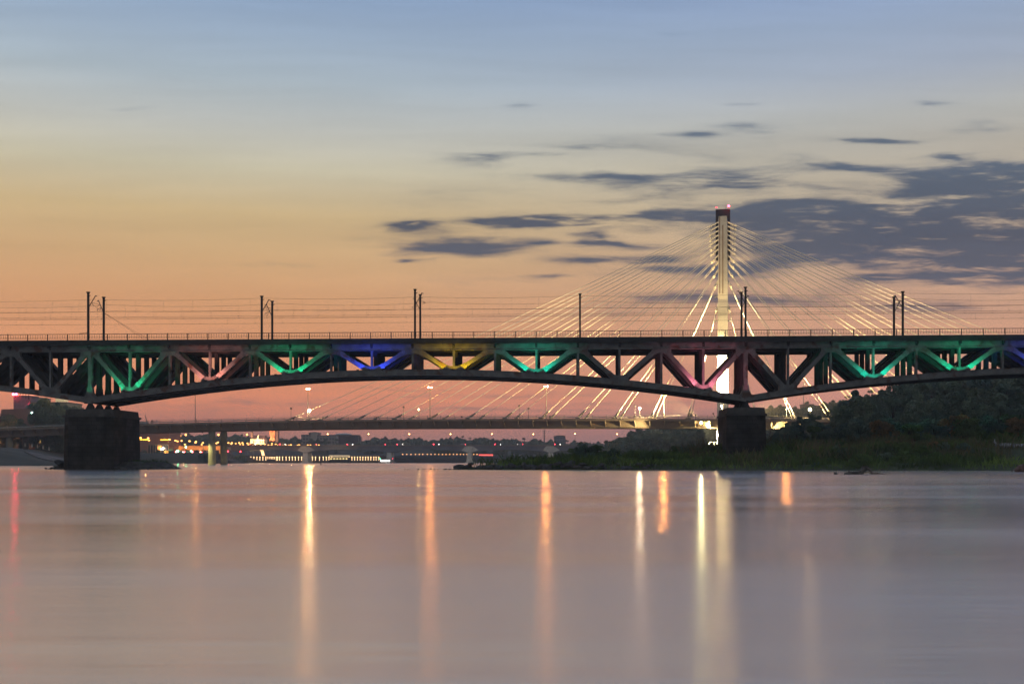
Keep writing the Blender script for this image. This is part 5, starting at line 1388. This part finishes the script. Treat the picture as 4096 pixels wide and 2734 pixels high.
m = MB(); m.box(-w_-1.6, -w_-0.1, -0.6, 1, h_*0.45, h_-2); m.build('lit_corner', mat_emit('amber_corner', (1, 0.5, 0.15), 0.9), o)
o, w_, h_ = building('pale_hall', 122, 266, 1611, 560, 20, mat_noise('khaki_wall', (0.30, 0.27, 0.17), (0.36, 0.32, 0.2), 0.1), 'long pale khaki hall behind the left bank trees')
m = MB(); m.box(w_*0.3, w_*0.75, 2, 8, h_+0.5, h_+2.6); m.build('roof_house', dim_w, o)
# big dark hall with sloping roofline
Yh = 500; o = empty('dark_hall', (0, Yh, 5), 0, 'large dark angular hall with two cold lights, far left', 'building')
m = MB(); m.prism([(Xat(-120, Yh), 0), (Xat(272, Yh), 0), (Xat(272, Yh), Zat(1629, Yh)-5), (Xat(185, Yh), Zat(1627, Yh)-5), (Xat(90, Yh), Zat(1634, Yh)-5), (Xat(6, Yh), Zat(1636, Yh)-5), (Xat(0, Yh), Zat(1664, Yh)-5), (Xat(-120, Yh), Zat(1664, Yh)-5)], 0, 26); m.build('wall', dwall, o)
for px, py in ((129, 1650), (147, 1653.5)):
    m = MB(); m.ico((Xat(px, Yh), -0.4, Zat(py, Yh)-5), 0.28, 1); m.build('cold_lamp', mat_emit('cold_lamp', (0.5, 1.0, 0.8), 25), o)
m = MB(); m.ico((Xat(98, Yh), 4, Zat(1630, Yh)-5), 1.3, 2); m.tube([(Xat(98, Yh), 4, Zat(1640, Yh)-5), (Xat(98, Yh), 4, Zat(1632, Yh)-5)], 1.2, 10); m.build('roof_dome', M['lampgrey'], o)
# lit glass cafe on the left bank
Yc_ = 486; x0 = Xat(83, Yc_); x1 = Xat(168, Yc_); z0 = Zat(1771, Yc_); z1 = Zat(1746, Yc_)
o = empty('glass_cafe', ((x0+x1)/2, Yc_, gh(h_left, x0, Yc_)-0.5), 0, 'brightly lit glass-walled cafe under the left end of the road bridge', 'building')
b0 = o.location.z; w_ = (x1-x0)/2
m = MB(); m.box(-w_, w_, 0, 9, 0, z0-b0); m.build('plinth', brown, o)
m = MB(); m.box(-w_-0.8, w_+0.8, -1.2, 9.5, z1-b0, z1-b0+0.4); m.build('roof', M['lampgrey'], o)
m = MB(); m.box(-w_, w_, 7.5, 8.2, z0-b0, z1-b0); m.build('back_wall', mat_emit('bright_interior', (1.0, 0.66, 0.16), 0.75), o)
m = MB()
for i in range(13): m.box(-w_+i*2*w_/12-0.06, -w_+i*2*w_/12+0.06, 0, 0.12, z0-b0, z1-b0)
m.box(-w_, w_, 0.0, 0.12, z0-b0, z0-b0+0.1); m.build('mullions', M['black'], o)
for i in range(9):
    m = MB(); m.ico((-w_+0.8+i*2*w_/9.2, 3.0+(i % 3), z1-b0-0.5-(i % 2)*0.35), 0.2, 1); m.build('pendant_lamp', e_w, o)
for i in range(6):
    m = MB(); q = -w_+1+i*1.45; m.box(q-.4, q+.4, 5, 5.5, z0-b0, z0-b0+1.3+0.4*(i % 2)); m.build('shelf', M['wood'], o)
o, w_, h_ = building('riverside_pavilion', -60, 60, 1748, 490, 8, brown, 'low pavilion with a glaring lamp at the left picture edge', z0=5)
m = MB(); m.ico((Xat(8, 490)-Xat(0, 490), -1.5, Zat(1757, 490)-5), 0.4, 1); m.build('wall_lamp', mat_emit('glare_lamp', (1, 0.7, 0.3), 90), o)
spot('added_deck_wash', o, (Xat(8, 490)-Xat(0, 490), -3.5, 6.5), (18, -40, 9.5), 120000, (1, 0.45, 0.2), 120)  # added orange spot hung by the wall lamp to wash the road deck
o, w_, h_ = building('orange_shed', 215, 262, 1772, 470, 6, mat_noise('orange_brown_wall', (0.35, 0.15, 0.08), (0.42, 0.2, 0.1), 0.2), 'small reddish shed on the left bank beside the pier')
windows(o, w_, 1, 3, h_-2.0, h_-0.6, dim_w, 0.8, 0.9)
# pale paved ramp of the left bank
m = MB(); pts = [(95, 1800, 402), (150, 1795, 405), (255, 1795, 408), (255, 1852, 318), (200, 1842, 330), (150, 1824, 352)]
V = []
for a, c, Y in pts: x = Xat(a, Y); V.append((x, Y, max(gh(h_left, x, Y), 0)+0.35))
m.add(V+[(v[0], v[1], v[2]-1.5) for v in V], [(0, 1, 2, 3, 4, 5), (11, 10, 9, 8, 7, 6)]+[(i, i+6, (i+1) % 6+6, (i+1) % 6) for i in range(6)])
m.build('paved_ramp', M['quay'], None, 'pale stone-paved bank slope left of the islet pier', kind='structure')
# people-height terrace furniture: railings and parasols
for i, px in enumerate((100, 128, 150, 172, 196)):
    Y = 440; x = Xat(px, Y); z = gh(h_left, x, Y); o = empty('parasol', (x, Y, z), 0, '%s closed pale parasol from the left on the left bank terrace' % ordw(i+1), 'parasol', 'parasols on the left bank terrace')
    m = MB(); m.tube([(0, 0, 0), (0, 0, 2.6)], 0.05, 5); m.build('pole', M['lampgrey'], o); m = MB(); m.tube([(0, 0, 1.2), (0, 0, 1.7), (0, 0, 2.7)], [0.28, 0.25, 0.04], 7); m.build('canopy', pale, o)
# dental clinic block with lit letters
Yk = 700
o, w_, h_ = building('lettered_block', 470, 676, 1722, Yk, 25, brown, 'big brown block with yellow illuminated lettering behind the islet pier')
yel = mat_emit('yellow_letters', (1.0, 0.62, 0.05), 4.0)
def sign(text, px0, px1, pyc, hpx, parent):
    cu = bpy.data.curves.new('lettering', 'FONT'); cu.body = text; cu.extrude = 0.12; cu.align_x = 'LEFT'; cu.size = 1.0; cu.materials.append(yel)
    t = bpy.data.objects.new('lettering', cu); COL.objects.link(t); t.parent = parent
    bpy.context.view_layer.update(); wd_ = max(0.1, t.dimensions.x); W_ = Xat(px1, Yk)-Xat(px0, Yk); H_ = hpx*Yk/F
    t.rotation_euler = (math.pi/2, 0, 0); t.scale = (W_/wd_, H_/0.70, 1)
    me = bpy.data.meshes.new_from_object(t); me.materials.clear(); me.materials.append(yel); t2 = bpy.data.objects.new('lettering', me); COL.objects.link(t2); t2.parent = parent; t2.rotation_euler = t.rotation_euler; t2.scale = t.scale; bpy.data.objects.remove(t); t = t2
    t.location = (Xat(px0, Yk)-parent.location.x, -0.25, Zat(pyc, Yk)-parent.location.z-H_/2)
sign('CENTRUM', 520, 556, 1757.3, 4.2, o); sign('STOMATOLOGII', 559, 593, 1757.3, 4.4, o); sign('Banner Data Banner', 643, 672, 1757.6, 4.2, o)
m = MB(); m.box(-w_+0.2, w_-0.2, -0.14, -0.02, Zat(1762, Yk)-o.location.z, Zat(1753, Yk)-o.location.z); m.build('sign_band', mat_noise('band', (0.28, 0.16, 0.12), (0.3, 0.18, 0.14), 0.2), o)
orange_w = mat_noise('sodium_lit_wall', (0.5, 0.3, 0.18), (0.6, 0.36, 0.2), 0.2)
o, w_, h_ = building('glazed_pavilion', 592, 674, 1779, 665, 10, glassm, 'low glazed pavilion lit orange below the lettered block')
for i in range(9):
    m = MB(); q = -w_+i*2*w_/8; m.box(q-0.1, q+0.1, -0.1, -0.01, 0, h_); m.build('mullion', orange_w, o)
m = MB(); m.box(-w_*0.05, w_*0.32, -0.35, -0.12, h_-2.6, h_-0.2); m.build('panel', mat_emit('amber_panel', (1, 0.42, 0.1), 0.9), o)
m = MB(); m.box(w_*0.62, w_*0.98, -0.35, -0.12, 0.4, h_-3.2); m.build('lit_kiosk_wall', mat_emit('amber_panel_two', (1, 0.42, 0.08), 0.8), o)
for px, py in ((649, 1794), (657, 1791), (656, 1794.5)):
    m = MB(); m.ico((Xat(px, 665)-o.location.x, -2, Zat(py, 665)-o.location.z), 0.34, 1); m.build('flood_lamp', e_w, o)
# orange lit viaduct ramp on the left
m = MB(); Yv = 720
o = empty('road_viaduct', (0, Yv, 0), 0, 'orange lit concrete road viaduct behind the river columns', 'viaduct')
m.box(Xat(690, Yv), Xat(905, Yv), 0, 12, Zat(1799, Yv), Zat(1786, Yv)); m.build('deck', orange_w, o)
m = MB(); m.box(Xat(690, Yv), Xat(905, Yv), -0.2, -0.05, Zat(1786, Yv), Zat(1782.5, Yv)); m.build('parapet', orange_w, o)
for px in (716, 735, 762, 800, 880):
    m = MB(); m.box(Xat(px, Yv)-0.8, Xat(px, Yv)+0.8, 1, 10, 4, Zat(1799, Yv)-0.01); m.build('support', orange_w, o)
for px in (725, 748, 830, 862):
    spot('under_road_beam', o, (Xat(px, Yv), -10, 6.2), (Xat(px, Yv)+1, 0, 9), 3800, (1, 0.45, 0.12), 110)
# quay wall on the near left bank under the traffic
# church, brick tower and city blocks
chw = mat_noise('church_wall', (0.6, 0.52, 0.42), (0.68, 0.6, 0.5), 0.1)
Yq = 1130
o = empty('floodlit_church', (Xat(1032, Yq), Yq, Zat(1776, Yq)), 0, 'small white floodlit church on the city hill', 'church'); kx = Yq/F
m = MB(); m.box(-31*kx, 25*kx, 0, 14, 0, 20*kx); m.build('wall', chw, o)
m = MB(); m.add([(-31.5*kx, -.4, 20*kx), (26*kx, -.4, 20*kx), (26*kx, 14.4, 20*kx), (-31.5*kx, 14.4, 20*kx), (-25*kx, 7, 36*kx), (18*kx, 7, 36*kx)], [(0, 1, 5, 4), (1, 2, 5), (2, 3, 4, 5), (3, 0, 4), (0, 3, 2, 1)]); m.build('roof', brown, o)
m = MB(); m.prism([(-7*kx, 0), (2*kx, 0), (2*kx, 20*kx), (4*kx, 38*kx), (1.5*kx, 38*kx), (-5*kx, 20*kx)], -0.8, -0.42); m.build('gable', chw, o)
for q in (-18, 10, 18):
    m = MB(); m.box((q-2)*kx, (q+2)*kx, -0.5, -0.42, 5*kx, 14*kx); m.build('window', glassm, o)
m = MB(); m.box(-30*kx, -24*kx, 2, 6, 20*kx, 46*kx); m.frustum(-31*kx, -23*kx, 1.7, 6.3, 46*kx, -27.5*kx, -26.5*kx, 3.8, 4.2, 56*kx); m.build('belfry', brown, o)
for q in (-22, 0, 20): spot('church_beam', o, (q*kx, -14, 0.6), (q*kx, 0, 14*kx), 24000, (1, 0.66, 0.3), 95)
o = empty('brick_tower', (Xat(1091, Yq), Yq-2, Zat(1762, Yq)), 0, 'round brick tower glowing red beside the church', 'tower')
m = MB(); m.frustum(-10*kx, 10*kx, 0, 5, 0, -8*kx, 8*kx, 0.5, 4.5, 24*kx); m.frustum(-11*kx, 11*kx, 0, 5, 24.01*kx, -11*kx, 11*kx, 0, 5, 48*kx); m.build('wall', mat_noise('red_brick', (0.42, 0.14, 0.08), (0.5, 0.2, 0.12), 0.4), o)
m = MB(); m.box(12*kx, 23*kx, 1, 6, -10, 45*kx); m.build('annex', dwall, o)
for q in (10, 34):
    m = MB(); m.box(-1*kx, 1*kx, -0.12, -0.02, q*kx, (q+6)*kx); m.build('window', glassm, o)
spot('tower_beam', o, (0, -12, 0.6), (0, 0, 24*kx), 42000, (1, 0.5, 0.22), 85)
wg = mat_windows('pale_office_facade', (0.34, 0.30, 0.28), (0.1, 0.1, 0.12), 3.0, 3.4, 0.6, (1, 0.7, 0.4), 0.04, 0.6)
building('office_slab', 1205, 1245, 1739, 1140, 14, wg, 'long pale office slab on the hill left of the stair tower')
building('stair_tower', 1243, 1265, 1729, 1135, 12, pale, 'pale boxy stair tower standing above the office slabs')
building('office_slab', 1264, 1345, 1742, 1140, 14, wg, 'long pale office slab with lit windows right of the stair tower')
building('flat_roof_block', 1235, 1274, 1731, 1160, 14, dwall, 'dark flat block just behind the pale stair tower')
Yg = 1180; o = empty('domed_hall', (Xat(1345, Yg), Yg, 8), 0, 'dark hall with a shallow glass dome behind the first far bridge lamp', 'building')
m = MB(); m.box(-9, 22, 0, 20, 0, Zat(1738, Yg)-8); m.build('wall', dwall, o)
m = MB(); z = Zat(1738, Yg)-8; m.tube([(6, 10, z), (6, 10, z+1), (6, 10, z+1.6), (6, 10, z+1.9)], [9, 8, 5, 1], 16); m.build('dome', mat_noise('pale_glass', (0.2, 0.25, 0.25), (0.3, 0.34, 0.34), .3, .3), o)
building('low_block', 1380, 1398, 1744, 1180, 12, dwall, 'small dark block left of the first gap in the treeline')
building('low_block', 1398, 1440, 1748, 1190, 12, dwall, 'long low dark block under the left far lamp row')
building('round_roof_block', 2218, 2262, 1744, 1250, 20, mat_windows('grey_flats', (0.2, 0.2, 0.22), (0.1, 0.1, 0.12), 3, 3.2, .6), 'grey block of flats above the treeline near the grassy spit')
building('round_roof_block', 2226, 2255, 1742, 1262, 10, dwall, 'dark top storey behind the grey flats')
building('roof_terrace_house', 1395+2020-200, 1395+2020-160+0, 1618, 760, 10, brown, 'small brown house among the trees right of the grassy-bank pier', z0=12)
building('rooftop_block', 545, 573, 1688, 760, 12, dwall, 'dark rooftop block just right of the islet pier above the road bridge')
# masts and cranes
def lattice(px, y0, y1, Y, wd, label, name='lattice_mast', tiltpx=0, group=None):
    x = Xat(px, Y); za = Zat(y1, Y); zb_ = Zat(y0, Y); o = empty(name, (x, Y, za), 0, label, 'mast' if 'mast' in name else 'crane', group)
    m = MB(); tx = tiltpx*Y/F; h = zb_-za
    m.tube([(0, 0, -3), (tx, 0, h)], [wd, wd*0.4], 4)
    m.build('shaft', M['lampgrey'], o)
    if wd > 0.5 or 'antenna' in label:
        m = MB(); 
        for q in (0.35, 0.6, 0.8): m.box(-wd*2+tx*q, wd*2+tx*q, -wd, wd, h*q, h*q+0.5)
        m.build('antennas', M['lampgrey'], o)
lattice(2177, 1716, 1758, 1200, 0.7, 'radio mast with antennas above the distant treeline')
lattice(3214, 1530, 1612, 1100, 0.35, 'slim radio mast above the trees right of the pylon')
lattice(594, 1658, 1698, 700, 0.45, 'slanting crane jib above the road bridge by the islet pier', 'crane_jib', -13)
o_ = [ob for ob in COL.objects if ob.name == 'crane_jib'][0]; 
for i, px in enumerate((555, 558, 606, 609, 612, 620, 626)):
    lattice(px, (1678, 1676, 1681, 1678, 1679, 1684, 1676)[i], 1697, 720, 0.12, '%s thin rooftop antenna from the left beside the crane jib' % ordw(i+1), 'antenna_mast', 0, 'rooftop antennas beside the crane jib')
# bus, boats, buoys, cars
o = empty('bus', (Xat(1944, 955), 955, 4.2), 0, 'red lit bus at the right end of the promenade lamps', 'bus'); m = MB(); m.box(-6, 6, 0, 2.5, 0.5, 3.2); m.build('body', mat_noise('red_bus', (0.5, 0.03, 0.05), (0.55, 0.05, 0.06), 1), o)
m = MB(); m.box(-5.7, 5.7, -0.06, -0.01, 1.7, 2.8); m.build('side_windows', mat_emit('bus_window', (1, 0.12, 0.10), 2.0), o)
for q in (-4, 4): m = MB(); m.tube([(q, -0.05, 0.5), (q, 0.3, 0.5)], 0.5, 10); m.build('wheel', M['black'], o)
def boat(px, Y, ln, label, lit):
    o = empty('river_boat', (Xat(px, Y), Y, 0), 0, label, 'boat'); h = ln/2
    m = MB(); m.add([(-h, 0, 0.9), (h*0.8, 0, 0.9), (h, 1.8, 1.2), (h*0.8, 3.6, 0.9), (-h, 3.6, 0.9), (-h*.95, .4, -.3), (h*.7, .4, -.3), (h*.85, 1.8, -.3), (h*.7, 3.2, -.3), (-h*.95, 3.2, -.3)],
                    [(0, 1, 2, 3, 4), (9, 8, 7, 6, 5), (0, 5, 6, 1), (1, 6, 7, 2), (2, 7, 8, 3), (3, 8, 9, 4), (4, 9, 5, 0)]); m.build('hull', pale, o)
    m = MB(); m.box(-h*.8, h*.5, 0.5, 3.1, 0.903, 2.6); m.build('cabin', M['concrete'], o)
    m = MB(); m.box(-h*.75, h*.45, 0.42, 0.495, 1.3, 2.2); m.build('side_windows', lit, o)
    m = MB(); m.box(-h*.85, h*.55, 0.3, 3.3, 2.6, 2.75); m.build('roof', M['concrete'], o)
    return o
b_ = boat(1545, 840, 11, 'white lit motor boat on the river under the far bridge', mat_emit('boat_windows', (1, 0.95, 0.9), 9))
m = MB(); m.ico((4.5, 1, 3.2), 0.15, 1); m.build('red_lamp', e_red, b_)
m = MB(); m.ico((-4.5, 1, 3.2), 0.12, 1); m.build('green_lamp', e_green, b_)
Yr = 905
o = empty('restaurant_boat', (Xat(1355, Yr), Yr, 0), 0, 'moored restaurant boat with glowing upper deck by the far quay', 'boat')
m = MB(); m.box(-8, 8, 0, 6, -0.4, 2.2); m.build('hull', M['black'], o)
m = MB(); m.box(-7.4, 7.6, 0.5, 5.5, 2.203, 4.6); m.build('cabin', M['wood'], o)
for q in range(6): m = MB(); m.box(-6.6+q*2.4, -5.4+q*2.4, 0.42, 0.495, 2.8, 3.8); m.build('window', lit_w, o)
m = MB(); m.box(-7.6, 7.8, 0.3, 5.7, 5.6, 5.8); m.box(-7.4, 7.6, 0.35, 0.45, 4.62, 4.72); m.build('upper_deck', mat_emit('deck_lights', (1, 0.72, 0.4), 2.5), o)
for i, (px, py, Y, s) in enumerate(((1283, 1858, 392, 1.0), (1671, 1852, 640, 1.1))):
    o = empty('river_buoy', (Xat(px, Y), Y, 0), 0, ('dark spar buoy floating left of the bright lamp reflection', 'small dark spar buoy below the round promenade lamps')[i], 'buoy', 'river buoys')
    m = MB(); m.tube([(0, 0, -0.1), (0, 0, 0.15), (0, 0, 0.2)], [0.38*s, 0.38*s, 0.1], 10); m.build('float', M['black'], o)
    m = MB(); m.tube([(0, 0, 0.18), (0, 0, 1.15*s)], [0.10*s, 0.07*s], 6); m.build('spar', M['black'], o)
carm = [mat_noise('car_paint_dark', (0.05, 0.05, 0.06), (0.07, 0.07, 0.08), 1, 0.3), mat_noise('car_paint_silver', (0.35, 0.35, 0.36), (0.4, 0.4, 0.4), 1, 0.3)]
hl = mat_emit('headlight', (1.0, 0.9, 0.75), 25)
def make_car(mi, tail):
    o = empty('parked_car'); m = MB()
    m.prism([(-2.1, .35), (2.1, .35), (2.15, .75), (1.3, .95), (0.7, 1.42), (-1.0, 1.45), (-1.7, .98), (-2.15, .9)], 0, 1.7); m.build('body', carm[mi], o)
    m = MB(); m.prism([(0.9, .98), (0.6, 1.34), (-0.9, 1.36), (-1.4, .98)], -0.02, -0.003); m.build('side_windows', glassm, o)
    for q in (-1.35, 1.35): m = MB(); m.tube([(q, -0.03, .33), (q, .25, .33)], .33, 10); m.build('wheel', M['black'], o)
    m = MB(); m.box(-2.3, -1.9, -0.12, 0.5, .6, .95); m.build('tail_light', e_red, o)
    m = MB(); m.box(1.95, 2.25, -0.1, 0.4, .55, .8); m.build('headlight', hl, o)
    return o
cars = [None, None]
CS = [(645, 1806, 668), (682, 1807, 668), (692, 1809, 668), (700, 1808, 668), (719, 1809, 668), (727, 1810, 668), (734, 1808, 668), (752, 1809, 668), (785, 1811, 668), (822, 1807, 668)]
for i, (px, py, Y) in enumerate(CS):
    k = i % 2
    if cars[k] is None: o = cars[k] = make_car(k, True)
    else: o = copy_tree(cars[k])
    x = Xat(px, Y); z = gh(h_left, x, Y); o.location = (x, Y+rt.uniform(-1, 1), max(z, Zat(1813, Y))); 
    tag(o, '%s car from the left, %s, queueing with red tail lights on the riverside road' % (ordw(i+1), ('dark', 'silver')[k]), 'car', 'cars queueing on the riverside road')
m = MB(); m.box(Xat(540, 660), Xat(905, 660), 662, 676, 2, Zat(1813.5, 668)); m.build('riverside_road', M['quay'], None, 'embankment road on the left bank', kind='structure')
for i, (px, d) in enumerate([(1010, 1), (1130, 1), (1255, -1), (1400, 1), (1530, -1), (1600, 1), (1745, 1), (1850, -1), (1990, 1), (2080, -1), (2230, 1)]):
    o = copy_tree(cars[i % 2]); Y = Y3+3 if d > 0 else Y3+6
    o.location = (Xat(px, Y), Y, 14.004); o.rotation_euler = (0, 0, 0 if d > 0 else math.pi)
    tag(o, '%s car from the left, %s, crossing the far girder bridge' % (ordw(i+1), ('dark', 'silver')[i % 2]), 'car', 'cars on the far girder bridge')
